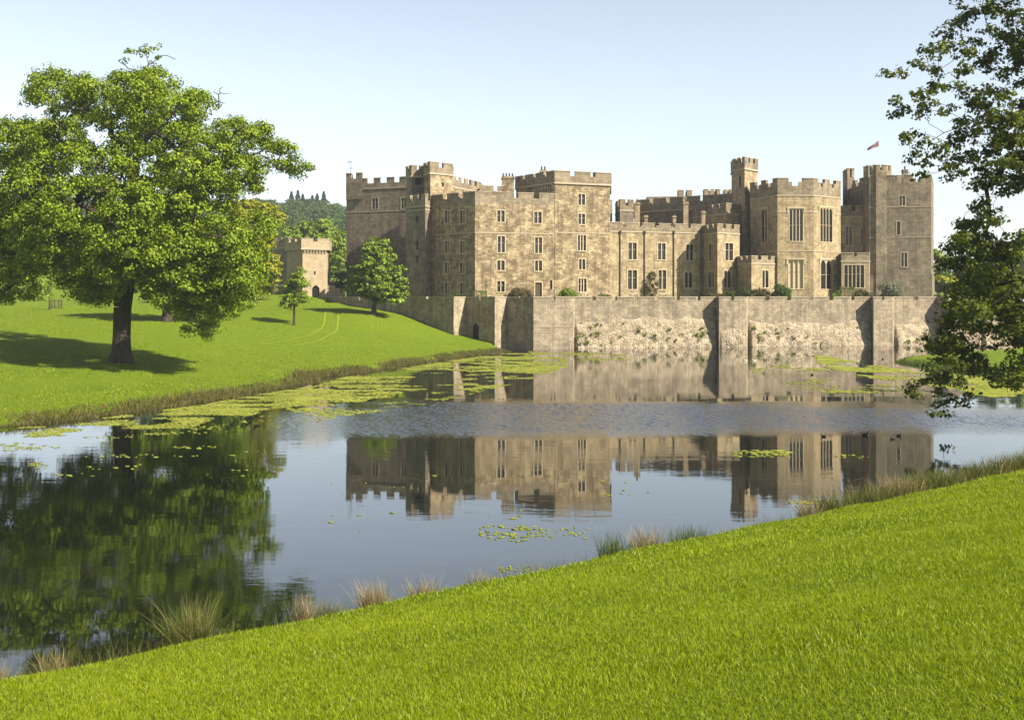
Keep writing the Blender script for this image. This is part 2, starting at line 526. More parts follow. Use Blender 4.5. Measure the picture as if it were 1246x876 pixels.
def near_plane(x, y):
    d = (x + 8.83) * nvec[0] + (y - 19.3) * nvec[1]
    return 0.27 + 0.246 * d - 0.0012 * np.maximum(d - 16, 0) ** 2


for s in np.linspace(-30, 44, 10):
    for d in (0.8, 8, 16, 22, 34):
        q = np.array([-8.83, 19.3]) + s * np.array([0.778, 0.628]) + d * nvec
        ctrl.append((q[0], q[1], near_plane(q[0], q[1])))
for x, y in left_shore[1:13]:
    ctrl.append((x - 0.6, y + 0.3, 0.35))
for px, py, D in [(148, 440, 91), (358, 396, 140), (455, 382, 150), (203, 391, 130), (70, 377, 150), (0, 372, 165), (30, 425, 98),
                  (300, 372, 165), (385, 361.5, 177), (340, 362.5, 176), (270, 440, 103), (330, 425, 118), (420, 410, 132), (500, 402, 146), (555, 414, 146.5),
                  (230, 466, 85), (80, 470, 78), (400, 369, 172), (0, 455, 80), (595, 424, 143)]:
    q = P3(px, py, D); ctrl.append((q[0], q[1], q[2]))
ctrl += [(-110, 95, 3.2), (-120, 150, 6.5), (-100, 200, 8), (-40, 240, 8), (0, 240, 7), (60, 240, 6.5), (120, 240, 7), (-150, 240, 10), (60, 300, 7), (-60, 300, 9),
         (36, 56, 0.9), (42, 66, 1.0), (46, 85, 0.9), (46, 104, 0.75), (48, 116, 0.7), (60, 100, 1.5), (60, 122, 1.0), (90, 110, 3), (120, 80, 6), (70, 60, 4), (100, 30, 9), (140, 150, 5)]
ctrl = np.array(ctrl)


def tps_fit(c):
    n = len(c)
    d = np.hypot(c[:, None, 0] - c[None, :, 0], c[:, None, 1] - c[None, :, 1])
    K = np.where(d > 0, d * d * np.log(np.maximum(d, 1e-9)), 0) + np.eye(n) * 12.0
    Pm = np.hstack([np.ones((n, 1)), c[:, :2]])
    A = np.block([[K, Pm], [Pm.T, np.zeros((3, 3))]])
    return np.linalg.solve(A, np.concatenate([c[:, 2], np.zeros(3)]))


TW = tps_fit(ctrl)


def smooth(a, b_, v):
    t = np.clip((v - a) / (b_ - a), 0, 1)
    return t * t * (3 - 2 * t)


def ground_z(x, y):
    x = np.asarray(x, float); y = np.asarray(y, float)
    xc, yc = np.clip(x, -150, 140), np.clip(y, -20, 300)
    z = TW[-3] + TW[-2] * xc + TW[-1] * yc
    for (cx, cy, _), w in zip(ctrl, TW[:-3]):
        r2 = (xc - cx) ** 2 + (yc - cy) ** 2
        z = z + w * 0.5 * r2 * np.log(np.maximum(r2, 1e-9))
    z = np.clip(z, 0.25, 14)
    hill = 37.5 * smooth(240, 640, y) * (1 - smooth(-110, 30, x)) + 14 * smooth(260, 700, y) * smooth(60, 260, x)
    z = z + hill
    # gentle unevenness
    z = z + 0.05 * np.sin(x * 0.9 + 1.3 * np.sin(y * 0.37)) * np.sin(y * 0.7 + x * 0.21)
    ins = in_poly(x, y, lake)
    d = dist_poly(x, y, lake)
    zo = z * smooth(-0.05, 0.9, d) + 0.02
    zi = -1.6 * smooth(0.0, 2.5, d) - 0.02
    z = np.where(ins, zi, zo)
    z = np.where(in_poly(x, y, terrace) & (dist_poly(x, y, wall_line, False) > 0.72), np.where(y > 215, np.maximum(z, 6.0), 6.0), z)
    return z


gx = np.concatenate([[-880, -700, -560, -420], np.arange(-330, -70, 6.0), np.arange(-70, 70, 0.55), np.arange(70, 340, 6.0), [420, 560, 700, 880]])
gy = np.concatenate([[-180, -110, -60], np.arange(-30, 2, 2.0), np.arange(2, 172, 0.55), np.arange(172, 700, 6.0), [740, 800, 880]])
GX, GY = np.meshgrid(gx, gy)
GZ = ground_z(GX, GY)
nx, ny = len(gx), len(gy)
ii = (np.arange(ny - 1)[:, None] * nx + np.arange(nx - 1)[None, :]).ravel()
me = index_mesh('ground', np.stack([GX, GY, GZ], -1).reshape(-1, 3), np.stack([ii, ii + 1, ii + nx + 1, ii + nx], 1), smooth=True)
tag(link('ground', me, M['ground']), kind='structure')

def vnoise(p, seed=0):
    """smooth value noise on points (n,3)"""
    p = np.asarray(p); i = np.floor(p).astype(np.int64); f = p - i; f = f * f * (3 - 2 * f)
    out = 0
    for dx in (0, 1):
        for dy in (0, 1):
            for dz in (0, 1):
                h_ = (i[:, 0] + dx) * 374761393 + (i[:, 1] + dy) * 668265263 + (i[:, 2] + dz) * 2147483647 + seed * 974711
                h_ = (h_ ^ (h_ >> 13)) * 1274126177; h_ = h_ ^ (h_ >> 16)
                r = (h_ & 0xffff) / 65535.0
                w = (f[:, 0] if dx else 1 - f[:, 0]) * (f[:, 1] if dy else 1 - f[:, 1]) * (f[:, 2] if dz else 1 - f[:, 2])
                out = out + r * w
    return out


# the lake surface: mirror calm, with a wind-ruffled band of real wavelets across it
wx = np.concatenate([[-130, -60, -30], np.arange(-17, 46, 0.06), [60, 120]])
wy = np.concatenate([[-75, -20, 20, 45], np.arange(50.5, 84, 0.06), [95, 130, 178]])
WX, WY = np.meshgrid(wx, wy); X_, Y_ = WX.ravel(), WY.ravel()
wo = (vnoise(np.stack([X_ * 0.09, Y_ * 0.12, X_ * 0], 1), 61) - 0.5) * 7 + (vnoise(np.stack([X_ * 0.3, Y_ * 0.5, X_ * 0], 1), 62) - 0.5) * 2.2
yy = Y_ + wo * np.where(Y_ < 62, 0.35, 1.2) - 0.03 * X_
msk = smooth(52.5, 59.5, yy) * (1 - smooth(-4.5, 3.5, yy - (74.5 - 0.30 * np.maximum(X_ - 4, 0) + 0.25 * np.minimum(X_ + 2, 0)))) * smooth(-14.5, -7.5, X_ + wo) * smooth(45.9, 43, X_) * smooth(50.6, 52, Y_) * smooth(83.8, 82, Y_)
msk *= 0.45 + 0.55 * smooth(0.25, 0.6, vnoise(np.stack([X_ * 0.07, Y_ * 0.16, X_ * 0 + 2], 1), 63))
rw = np.random.default_rng(77)
WZ = np.zeros_like(X_)
for _ in range(30):
    lam = rw.uniform(0.18, 0.36); th = math.radians(rw.normal(75, 55)); ph = rw.uniform(0, 6.28)
    WZ += lam * 0.0060 * np.sin((X_ * math.cos(th) + Y_ * math.sin(th)) * 2 * math.pi / lam + ph)
WZ *= msk
k = len(wx); ii = (np.arange(len(wy) - 1)[:, None] * k + np.arange(k - 1)[None, :]).ravel()
me = index_mesh('water', np.stack([X_, Y_, WZ], 1), np.stack([ii, ii + 1, ii + k + 1, ii + k], 1), smooth=True)
at = me.attributes.new('ruffle', 'FLOAT', 'POINT'); at.data.foreach_set('value', msk.astype(np.float32))
tag(link('water', me, M['water']), kind='structure')


# ------------------------------------------------------------------ masonry
def offset_poly(poly, d):
    n = len(poly); out = []
    for i in range(n):
        p0, p1, p2 = (np.array(poly[(i - 1) % n]), np.array(poly[i]), np.array(poly[(i + 1) % n]))
        e1 = (p1 - p0) / np.linalg.norm(p1 - p0); e2 = (p2 - p1) / np.linalg.norm(p2 - p1)
        n1 = np.array([e1[1], -e1[0]]); n2 = np.array([e2[1], -e2[0]])
        k = n1 + n2
        den = 1 + n1 @ n2
        out.append(p1 + k * (d / max(den, 0.25)))
    return out


def seg_prism(mb, Ao, Bo, Ai, Bi, s0, s1, z0, z1, m=0, bottom=False):
    o0, o1 = Ao + (Bo - Ao) * s0, Ao + (Bo - Ao) * s1
    i0, i1 = Ai + (Bi - Ai) * s0, Ai + (Bi - Ai) * s1
    c = [o0, o1, i1, i0]
    mb.hexa([(*p, z0) for p in c], [(*p, z1) for p in c], m, bottom=bottom)


def wall_face(mb, A, B, z0, z1, rects, depth, m=0):
    """a wall sheet with real recesses cut where the openings are (u0,u1,v0,v1)"""
    A, B = np.array(A), np.array(B)
    Ln = np.linalg.norm(B - A); e = (B - A) / Ln; nin = np.array([-e[1], e[0]])
    us = sorted({0.0, Ln, *[r[0] for r in rects], *[r[1] for r in rects]})
    vs = sorted({z0, z1, *[r[2] for r in rects], *[r[3] for r in rects]})

    def p(u, v, d=0): q = A + e * u + nin * d; return (q[0], q[1], v)
    for i in range(len(us) - 1):
        for j in range(len(vs) - 1):
            cu, cv = (us[i] + us[i + 1]) / 2, (vs[j] + vs[j + 1]) / 2
            if any(r[0] < cu < r[1] and r[2] < cv < r[3] for r in rects): continue
            mb.face([p(us[i], vs[j]), p(us[i + 1], vs[j]), p(us[i + 1], vs[j + 1]), p(us[i], vs[j + 1])], m)
    for u0, u1, v0, v1 in [r[:4] for r in rects]:
        mb.face([p(u0, v0), p(u1, v0), p(u1, v0, depth), p(u0, v0, depth)], m)
        mb.face([p(u0, v1, depth), p(u1, v1, depth), p(u1, v1), p(u0, v1)], m)
        mb.face([p(u0, v0), p(u0, v0, depth), p(u0, v1, depth), p(u0, v1)], m)
        mb.face([p(u1, v0, depth), p(u1, v0), p(u1, v1), p(u1, v1, depth)], m)
        mb.face([p(u0, v0, depth), p(u1, v0, depth), p(u1, v1, depth), p(u0, v1, depth)], m)


def window(parent, loc, ang, w, h, kind, name=None, trim='trim'):
    """materials: 0 dressed stone, 1 glass, 2 blind or door, 3 white sash"""
    mb = MB()
    lights = {'1': 1, '1a': 1, '2': 2, '2a': 2, '2w': 2, '3': 3, '3a': 3, '3b': 3, 'g': 4, 'g1': 2, '5': 5, 'd': 1, 'arch': 1, 'slit': 1}[kind]
    hw = w / 2
    dp = 0.24
    if kind == 'd':
        mb.box(-hw, hw, dp - 0.06, dp + 0.03, 0, h, 2)
        for k in range(1, 5): mb.box(-hw + w * k / 5 - 0.015, -hw + w * k / 5 + 0.015, dp - 0.075, dp - 0.055, 0.02, h - 0.02, 2)
    else:
        mb.box(-hw, hw, dp, dp + 0.03, 0, h, 2 if kind == '3b' else 1)
    if kind not in ('slit', 'arch'):
        t = 0.14
        mb.box(-hw - t, -hw, -0.04, 0.1, -t, h + t)
        mb.box(hw, hw + t, -0.04, 0.1, -t, h + t)
        mb.box(-hw, hw, -0.04, 0.1, h, h + t)
        mb.box(-hw, hw, -0.09, 0.12, -t, 0)
        lw = w / lights
        mw = 0.065 if lights < 4 else 0.055
        for k in range(1, lights):
            x = -hw + lw * k
            mb.box(x - mw, x + mw, 0.03, dp + 0.01, 0, h)
        if kind in ('2', '2w', '3', 'g', 'g1', '5', '3b') and h > 1.2:
            zt = h * (0.5 if kind in ('g', 'g1') else 0.6)
            for k in range(lights):
                a, c = -hw + lw * k + (mw if k else 0), -hw + lw * (k + 1) - (mw if k < lights - 1 else 0)
                mb.box(a, c, dp - 0.08, dp + 0.008, zt - 0.028, zt + 0.028, 0 if kind[0] == 'g' else 3)
                if kind == '2w':
                    mb.box(a, a + 0.06, dp - 0.05, dp + 0.006, 0, zt - 0.04, 3); mb.box(c - 0.06, c, dp - 0.05, dp + 0.006, 0, zt - 0.04, 3)
        if kind in ('2a', '1a', 'g', 'g1', '5', '3a'):
            for k in range(lights):
                a, c = -hw + lw * k, -hw + lw * (k + 1)
                cx, r = (a + c) / 2, (c - a) / 2
                hh_ = min(r * 1.5, h * 0.3)
                for sgn in (-1, 1):
                    pts = [(cx + sgn * r, h)] + [(cx + sgn * r * math.cos(q), h - hh_ + hh_ * math.sin(q)) for q in (0, 0.35, 0.7, 1.1, math.pi / 2)]
                    if sgn > 0: pts = pts[::-1]
                    fr = [(x, 0.06, z) for x, z in pts]; bk = [(x, dp - 0.01, z) for x, z in pts]
                    mb.face(fr[::-1])
                    for i in range(len(pts)):
                        j = (i + 1) % len(pts); mb.face([fr[i], fr[j], bk[j], bk[i]])
        if kind in ('g', 'g1', '3b'):
            mb.box(-hw - 0.35, hw + 0.35, -0.13, 0.02, h + t + 0.02, h + t + 0.2)
            mb.box(-hw - 0.35, -hw - 0.19, -0.12, 0.02, h - 0.6, h + t + 0.02)
            mb.box(hw + 0.19, hw + 0.35, -0.12, 0.02, h - 0.6, h + t + 0.02)
    if kind == 'arch':
        r = hw
        for sgn in (-1, 1):
            pts = [(sgn * r, h)] + [(sgn * r * math.cos(q), h - r + r * math.sin(q) * 0.98) for q in (0, 0.3, 0.6, 0.9, 1.2, math.pi / 2)]
            if sgn > 0: pts = pts[::-1]
            fr = [(x, 0.012, z) for x, z in pts]; bk = [(x, dp - 0.01, z) for x, z in pts]
            mb.face(fr[::-1])
            for i in range(len(pts)):
                j = (i + 1) % len(pts); mb.face([fr[i], fr[j], bk[j], bk[i]])
    second = M['door'] if kind in ('d',) else M['blind']
    gl = M['dark'] if kind in ('arch', 'slit') else M['glass']
    o = mb.build(name or ('door' if kind == 'd' else 'window'), [M[trim], gl, second, M['sash']])
    o.parent = parent
    o.location = loc
    o.rotation_euler = (0, 0, ang)
    return o


def spread(L_, w, g):
    n = max(1, round((L_ - w) / (w + g)))
    k = L_ / (n * (w + g) + w)
    out = []; s = 0
    for i in range(n + 1):
        out.append((s / L_, (s + w * k) / L_)); s += (w + g) * k
    return out


def block(name, parent, front, ytop, ref=0, back=9.0, z0=5.2, mer=(1.5, 0.75, 0.8), opens=None, strings=(), over=0.0, st='stone',
          par_h=0.9, backpts=None, ztop=None, merlons=None, cop=True, base_string=True, step=0.0):
    """a block of the castle: walls with recessed openings, roof, parapet, merlons with copings, string courses"""
    opens = opens or {}
    poly = [pt(*q) for q in front]
    if backpts is None:
        poly = poly + [poly[-1] + np.array([poly[-1][0] / poly[-1][1] * back * 0.6, back]), poly[0] + np.array([poly[0][0] / poly[0][1] * back * 0.6, back])]
    else:
        poly = poly + [pt(*q) for q in backpts]
    zt = hz(ytop, front[ref][1]) if ztop is None else ztop
    zsill = zt - mer[2]
    zr = zsill - par_h
    n = len(poly)
    mb = MB()
    todo = []
    outer = offset_poly(poly, over) if over else poly
    inner = offset_poly(poly, -0.5)
    for i in range(n):
        A, B = poly[i], poly[(i + 1) % n]
        rects = []
        for (x0, x1, y0, y1, kind) in opens.get(i, []):
            us = []
            for x in (x0, x1):
                t = (x - CX) / F
                s = (t * A[1] - A[0]) / ((B[0] - A[0]) - t * (B[1] - A[1]))
                us.append(s)
            Ln = np.linalg.norm(B - A)
            Dm = A[1] + (B[1] - A[1]) * (us[0] + us[1]) / 2
            r = (max(us[0], 0.01) * Ln, min(us[1], 0.99) * Ln, max(hz(y1, Dm), z0 + 0.3), hz(y0, Dm))
            rects.append(r)
            todo.append((A, B, r, kind))
        wall_face(mb, A, B, z0, zr, rects, 0.32)
    mb.face([(p[0], p[1], zr) for p in poly], 1)
    co_o, co_i = offset_poly(outer, 0.07), offset_poly(inner, -0.05)
    for i in range(n):
        j = (i + 1) % n
        Ao, Bo, Ai, Bi = outer[i], outer[j], inner[i], inner[j]
        z_in = zr
        # parapet: inner face and sill (outer face too when it overhangs)
        mb.face([(*Bi, zr), (*Ai, zr), (*Ai, zsill), (*Bi, zsill)])
        mb.face([(*Ao, zsill), (*Bo, zsill), (*Bi, zsill), (*Ai, zsill)])
        mb.face([(*Ao, zr), (*Bo, zr), (*Bo, zsill), (*Ao, zsill)], 4)
        if over:
            mb.face([(*poly[i], zr), (*poly[j], zr), (*Bo, zr), (*Ao, zr)][::-1])
        Ln = np.linalg.norm(Bo - Ao)
        if mer[2] > 0.05:
            for k, (s0, s1) in enumerate((merlons or {}).get(i) or spread(Ln, mer[0], mer[1])):
                seg_prism(mb, Ao, Bo, Ai, Bi, s0, s1, zsill, zt - 0.1, 4)
                if step:
                    for q0, q1 in ((s0 - step / Ln, s0), (s1, s1 + step / Ln)):
                        q0, q1 = max(q0, 0), min(q1, 1)
                        if q1 - q0 > 1e-3: seg_prism(mb, Ao, Bo, Ai, Bi, q0, q1, zsill, zsill + (zt - zsill) * 0.5, 4)
                if cop:
                    e = 0.06 / Ln
                    seg_prism(mb, co_o[i], co_o[j], co_i[i], co_i[j], max(s0 - e, 0), min(s1 + e, 1), zt - 0.1, zt, 2, bottom=True)
    sl = list(strings)
    if over: sl.append(('z', zr - 0.12, 0.26, over + 0.05))
    elif base_string: sl.append(('z', zr, 0.2, 0.09))
    for s in sl:
        if isinstance(s, tuple): zc, th, pr = s[1], s[2], s[3]
        else: zc, th, pr = hz(s, front[ref][1]), 0.15, 0.06
        so, si = offset_poly(poly, pr), offset_poly(poly, -0.03)
        for i in range(n):
            j = (i + 1) % n
            # leave the course out where an opening crosses it
            cuts = []
            Ln = np.linalg.norm(poly[j] - poly[i])
            for (A, B, r, kind) in todo:
                if A is poly[i] and r[2] - 0.2 < zc < r[3] + 0.2: cuts.append(((r[0] - 0.2) / Ln, (r[1] + 0.2) / Ln))
            s_ = 0.0
            for c0, c1 in sorted(cuts) + [(1.0, 1.0)]:
                if c0 > s_ + 1e-3: seg_prism(mb, so[i], so[j], si[i], si[j], s_, min(c0, 1.0), zc - th / 2, zc + th / 2, 2, bottom=True)
                s_ = max(s_, c1)
    o = mb.build(name, [M[st], M['lead'], M['coping'], M['trim'], M['parapet'] if st != 'pinkstone' else M[st]], parent)
    for (A, B, r, kind) in todo:
        e = (B - A) / np.linalg.norm(B - A)
        q = A + e * (r[0] + r[1]) / 2
        window(o, (q[0], q[1], r[2]), math.atan2(e[1], e[0]), r[1] - r[0], r[3] - r[2], kind, trim='trim' if st != 'greystone' else 'coping')
    return o, poly, zt


castle = empty('castle', (0, 0, 0), 'large tawny sandstone castle with battlemented towers standing behind the moat wall', 'castle')
GR = (1.5, 1.0, 0.95)

# --- west tower, greyer stone, turned away from the sun
_tall = spread(10.4, 1.15, 1.15)
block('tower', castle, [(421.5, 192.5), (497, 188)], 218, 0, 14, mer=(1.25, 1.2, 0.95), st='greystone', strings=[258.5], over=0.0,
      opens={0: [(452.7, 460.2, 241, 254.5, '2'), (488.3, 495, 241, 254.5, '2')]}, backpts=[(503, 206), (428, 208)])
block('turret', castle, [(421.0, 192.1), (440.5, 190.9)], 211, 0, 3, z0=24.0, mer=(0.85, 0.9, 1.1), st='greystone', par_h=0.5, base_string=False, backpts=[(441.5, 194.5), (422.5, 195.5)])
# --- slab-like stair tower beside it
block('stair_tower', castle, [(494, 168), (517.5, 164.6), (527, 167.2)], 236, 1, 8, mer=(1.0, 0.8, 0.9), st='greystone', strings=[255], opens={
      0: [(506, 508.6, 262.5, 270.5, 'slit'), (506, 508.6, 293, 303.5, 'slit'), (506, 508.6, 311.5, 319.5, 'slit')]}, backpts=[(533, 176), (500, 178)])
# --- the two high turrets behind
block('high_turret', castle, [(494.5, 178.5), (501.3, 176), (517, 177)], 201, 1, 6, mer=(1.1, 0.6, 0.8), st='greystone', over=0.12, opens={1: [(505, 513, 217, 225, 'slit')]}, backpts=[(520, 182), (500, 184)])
block('high_turret', castle, [(516, 175.5), (523.5, 172.5), (549.5, 175.5)], 196.5, 1, 7, mer=(1.5, 0.75, 0.85), st='stone', over=0.1, opens={1: [(537.5, 540, 222, 227, 'slit')]}, backpts=[(551, 183), (520, 184)])
block('inner_range', castle, [(549.6, 176), (584, 186)], 213.5, 0, 5, mer=(1.3, 1.1, 0.9), st='stone', backpts=[(590, 194), (556, 188)])
block('inner_range', castle, [(583.5, 181), (622, 183)], 225.5, 0, 5, mer=(1.9, 0.7, 0.9), st='stone')
# --- keep: lower block and high tower
K1, pK1, _ = block('keep_block', castle, [(525, 166.6), (578, 160), (675, 163.9)], 232.5, 1, 14, mer=(2.4, 0.85, 0.85), strings=[283], st='stone', opens={
    0: [(541.5, 546.6, 256.3, 272, '2'), (560, 565.5, 256.3, 272, '2'), (541.5, 546.6, 293.3, 308, '2'), (560, 565.5, 293.3, 308, '2'),
        (541.5, 546.6, 319.5, 332.6, '2'), (560, 565.5, 319.5, 332.6, '2'), (541.5, 546.6, 344, 357.7, '2'), (560, 565.5, 344, 357.7, '2')],
    1: [(605, 614, 256.2, 270.2, '2w'), (605.5, 614.3, 287.4, 307.2, '2w'), (605, 614, 317, 329, '2a'), (605, 614, 342, 355, '2'),
        (650, 659, 257.8, 271.8, '2'), (651, 659.5, 288.7, 308.2, '2w'), (651, 659.5, 317, 329.8, '2a'), (651, 659.4, 343.8, 361.5, 'd'), (682 - 12.5, 684 - 12.0, 341, 352, 'slit')]},
    base_string=False, backpts=[(680, 178), (535, 182)])
block('keep_tower', castle, [(628, 172.5), (675.2, 163.85), (742, 167.2)], 207.5, 1, 14, mer=(2.2, 0.7, 0.75), strings=[283], st='stone', over=0.16, par_h=1.0, opens={
    0: [(664, 668, 229, 234.5, '2')],
    1: [(703.6, 711.8, 236.2, 249.6, '2w'), (703.6, 711.8, 260.3, 273, '2w'), (703, 713, 286.2, 305, '3'), (704.5, 712, 315.4, 328, '2a'), (703.8, 713.6, 339, 355, '3')]},
    backpts=[(742.5, 181), (640, 186)])
# --- long two-storey range
L1, pL1, _ = block('south_range', castle, [(741.4, 168.6), (855, 174.5)], 270, 0, 7, mer=(2.2, 0.75, 0.65), st='ashlar', par_h=0.8, opens={0: [
    (764.5, 774.6, 295.4, 315.8, '2'), (800.5, 809.7, 296, 316, '2w'), (835, 843.7, 297.5, 317, '2w'),
    (764, 775, 328.7, 352, '2w'), (801, 810.6, 328.7, 352, '2w'), (833.4, 842.4, 331, 350, '2a')]})
block('bay', castle, [(856, 174.2), (873, 169.5), (900, 173.4)], 272, 1, 6, mer=(1.5, 0.75, 0.65), st='ashlar', par_h=0.8, opens={
    0: [(862.6, 867.7, 297, 318.5, '2'), (862, 868.7, 329.8, 350, '2a')],
    1: [(882.5, 891.8, 296, 317, '2w'), (881, 890, 329.4, 350, '2a')]})
block('porch', castle, [(897, 172.5), (914.4, 168), (945.8, 171.6)], 311, 1, 6, mer=(1.3, 0.7, 0.6), st='ashlar', par_h=0.6, opens={1: [(927.4, 935, 329, 350, '2a')]})
# --- canted great tower with tall traceried windows
block('great_tower', castle, [(912.5, 178.5), (946, 171), (990, 171.2), (1023, 175.8)], 216.5, 1, 10, step=0.62, mer=(1.5, 2.05, 1.25), st='ashlar', strings=[258, 305.4], par_h=1.5, opens={
    0: [(926.5, 933.2, 254.8, 295, 'g1')],
    1: [(960.6, 977, 254.8, 293.5, 'g'), (959.5, 977, 317, 351.4, '3b')],
    2: [(998, 1012.7, 253.8, 294.5, 'g'), (998.6, 1012.3, 317, 351.8, 'g1')]}, backpts=[(1021, 190), (916, 192)])
block('stair_turret', castle, [(893, 182.5), (906, 179.5), (921.6, 182.6)], 191, 1, 5, mer=(0.85, 0.6, 0.85), st='ashlar', over=0.14, par_h=1.0, opens={0: [(899, 901.4, 214, 228, 'slit')]})
# --- great hall, long shaded flank
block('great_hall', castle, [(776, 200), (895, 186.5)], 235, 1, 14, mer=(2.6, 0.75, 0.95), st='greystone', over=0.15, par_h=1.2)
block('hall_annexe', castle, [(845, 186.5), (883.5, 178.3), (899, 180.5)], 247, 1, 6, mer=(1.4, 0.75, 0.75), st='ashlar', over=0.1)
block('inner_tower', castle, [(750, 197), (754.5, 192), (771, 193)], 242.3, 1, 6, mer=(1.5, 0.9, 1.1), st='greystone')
block('inner_turret', castle, [(738, 195), (745, 195.6)], 243, 0, 5, mer=(0.6, 0.5, 0.9), st='stone')
block('inner_turret', castle, [(825.5, 207), (842, 207.5)], 231, 0, 4, mer=(0.75, 0.6, 1.2), st='greystone')
block('inner_turret', castle, [(857, 207), (876.5, 207.5)], 230, 0, 4, mer=(0.7, 0.6, 1.0), st='greystone')
block('inner_turret', castle, [(881.5, 205), (891, 205.3)], 230.5, 0, 4, mer=(0.6, 0.6, 1.0), st='stone')
block('roof_range', castle, [(787, 206), (826, 205)], 239.4, 0, 3, mer=(3.0, 0.1, 0.05), st='ashlar', par_h=0.3, base_string=False)
# --- link and low bay beside the east tower
block('link_range', castle, [(1021, 178.4), (1056.5, 177.2)], 250.5, 0, 6, mer=(2.8, 0.8, 0.9), st='ashlar', opens={0: [(1029, 1036.6, 275.4, 298.6, '2'), (1047, 1053.2, 277.6, 298, '2')]})
block('window_bay', castle, [(1022.5, 175.9), (1024, 172.6), (1057.6, 172.2), (1059, 176.8)], 307.5, 1, 3, mer=(2.0, 0.65, 0.6), st='ashlar', par_h=0.7, strings=[319], opens={1: [(1027.3, 1051.5, 322.5, 350, '5')]}, backpts=[(1056, 178.6), (1024, 178.6)])
# --- east tower
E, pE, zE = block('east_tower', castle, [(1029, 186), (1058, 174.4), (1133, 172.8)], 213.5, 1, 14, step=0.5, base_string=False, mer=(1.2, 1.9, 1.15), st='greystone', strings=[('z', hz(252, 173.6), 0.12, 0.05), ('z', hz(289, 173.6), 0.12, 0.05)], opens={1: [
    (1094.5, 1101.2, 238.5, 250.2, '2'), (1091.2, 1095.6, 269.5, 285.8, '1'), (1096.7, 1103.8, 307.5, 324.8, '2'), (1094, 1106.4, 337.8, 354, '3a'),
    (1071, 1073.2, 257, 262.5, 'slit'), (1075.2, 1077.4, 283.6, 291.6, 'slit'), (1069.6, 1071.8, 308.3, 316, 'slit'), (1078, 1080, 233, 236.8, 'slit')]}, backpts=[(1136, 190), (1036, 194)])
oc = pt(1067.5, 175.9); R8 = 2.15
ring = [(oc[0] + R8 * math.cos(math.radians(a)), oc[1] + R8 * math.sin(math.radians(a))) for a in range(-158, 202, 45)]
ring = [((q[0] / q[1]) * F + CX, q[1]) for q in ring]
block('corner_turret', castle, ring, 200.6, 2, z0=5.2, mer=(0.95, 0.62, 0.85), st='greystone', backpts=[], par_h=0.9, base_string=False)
block('corner_turret', castle, [(1028, 186.4), (1031, 184.0), (1039.5, 184.4)], 204.5, 1, 3, z0=20, mer=(0.65, 0.5, 1.6), st='greystone', base_string=False)
block('roof_house', castle, [(1091, 176), (1104, 176.2)], 213, 0, 2, z0=22, mer=(1.6, 0.1, 0.2), st='greystone', par_h=0.2, base_string=False)
# plinth of the east tower
mb = MB()
mb.prism(offset_poly(pE, 0.16), 5.2, hz(334, 173.5), 0)
mb.build('plinth', M['greystone'], castle)


def chimney(px, D, ytop, w, zbot, pots=0, st='ashlar', dpt=None):
    q = pt(px, D); zt = hz(ytop, D); h_ = w / 2; dd = (dpt or w) / 2
    mb = MB()
    mb.box(q[0] - h_, q[0] + h_, q[1] - dd, q[1] + dd, zbot, zt - 0.35)
    mb.box(q[0] - h_ - 0.1, q[0] + h_ + 0.1, q[1] - dd - 0.1, q[1] + dd + 0.1, zt - 0.35, zt - 0.12)
    mb.box(q[0] - h_ + 0.02, q[0] + h_ - 0.02, q[1] - dd + 0.02, q[1] + dd - 0.02, zt - 0.12, zt)
    o = mb.build('chimney_stack', M[st], castle)
    for k in range(pots):
        x = q[0] + (k - (pots - 1) / 2) * (w / pots)
        p_ = MB(); p_.tube((x, q[1], zt - 0.01), (x, q[1], zt + 0.45), 0.15, 0.11, 8); p_.tube((x, q[1], zt + 0.45), (x, q[1], zt + 0.53), 0.15, 0.15, 8)
        p_.build('chimney_pot', M['pipe'] if st == 'greystone' else M['door'], o)
    return o


chimney(618, 170, 215.5, 1.9, 18, 4, 'stone')
chimney(661, 172.5, 207, 1.0, 20, 2, 'stone')
for a in [(775.2, 178, 246.5, 0.85), (786, 175, 262, 0.5), (820.5, 177, 262.5, 0.5), (834.2, 180.5, 246, 0.8), (855.6, 177, 257, 0.6)]:
    chimney(a[0], a[1], a[2], a[3], 14, 1 if a[3] > 0.7 else 0)
chimney(1101, 176.8, 206.5, 0.75, 24, 1, 'greystone')

# rainwater pipes of the south range
A, B = pL1[0], pL1[1]
e = (B - A) / np.linalg.norm(B - A); nout = np.array([e[1], -e[0]])
for px in (754.3, 783.9, 819.4, 852.5):
    t = (px - CX) / F
    s = (t * A[1] - A[0]) / ((B[0] - A[0]) - t * (B[1] - A[1]))
    q = A + (B - A) * s + nout * 0.12
    mb = MB(); zt = hz(285, q[1])
    mb.tube((q[0], q[1], 5.9), (q[0], q[1], zt), 0.075, 0.075, 8)
    mb.hexa([(q[0] - 0.12, q[1] - 0.1, zt), (q[0] + 0.12, q[1] - 0.1, zt), (q[0] + 0.12, q[1] + 0.1, zt), (q[0] - 0.12, q[1] + 0.1, zt)],
            [(q[0] - 0.2, q[1] - 0.14, zt + 0.5), (q[0] + 0.2, q[1] - 0.14, zt + 0.5), (q[0] + 0.2, q[1] + 0.1, zt + 0.5), (q[0] - 0.2, q[1] + 0.1, zt + 0.5)])
    mb.build('drainpipe', M['pipe'], L1)

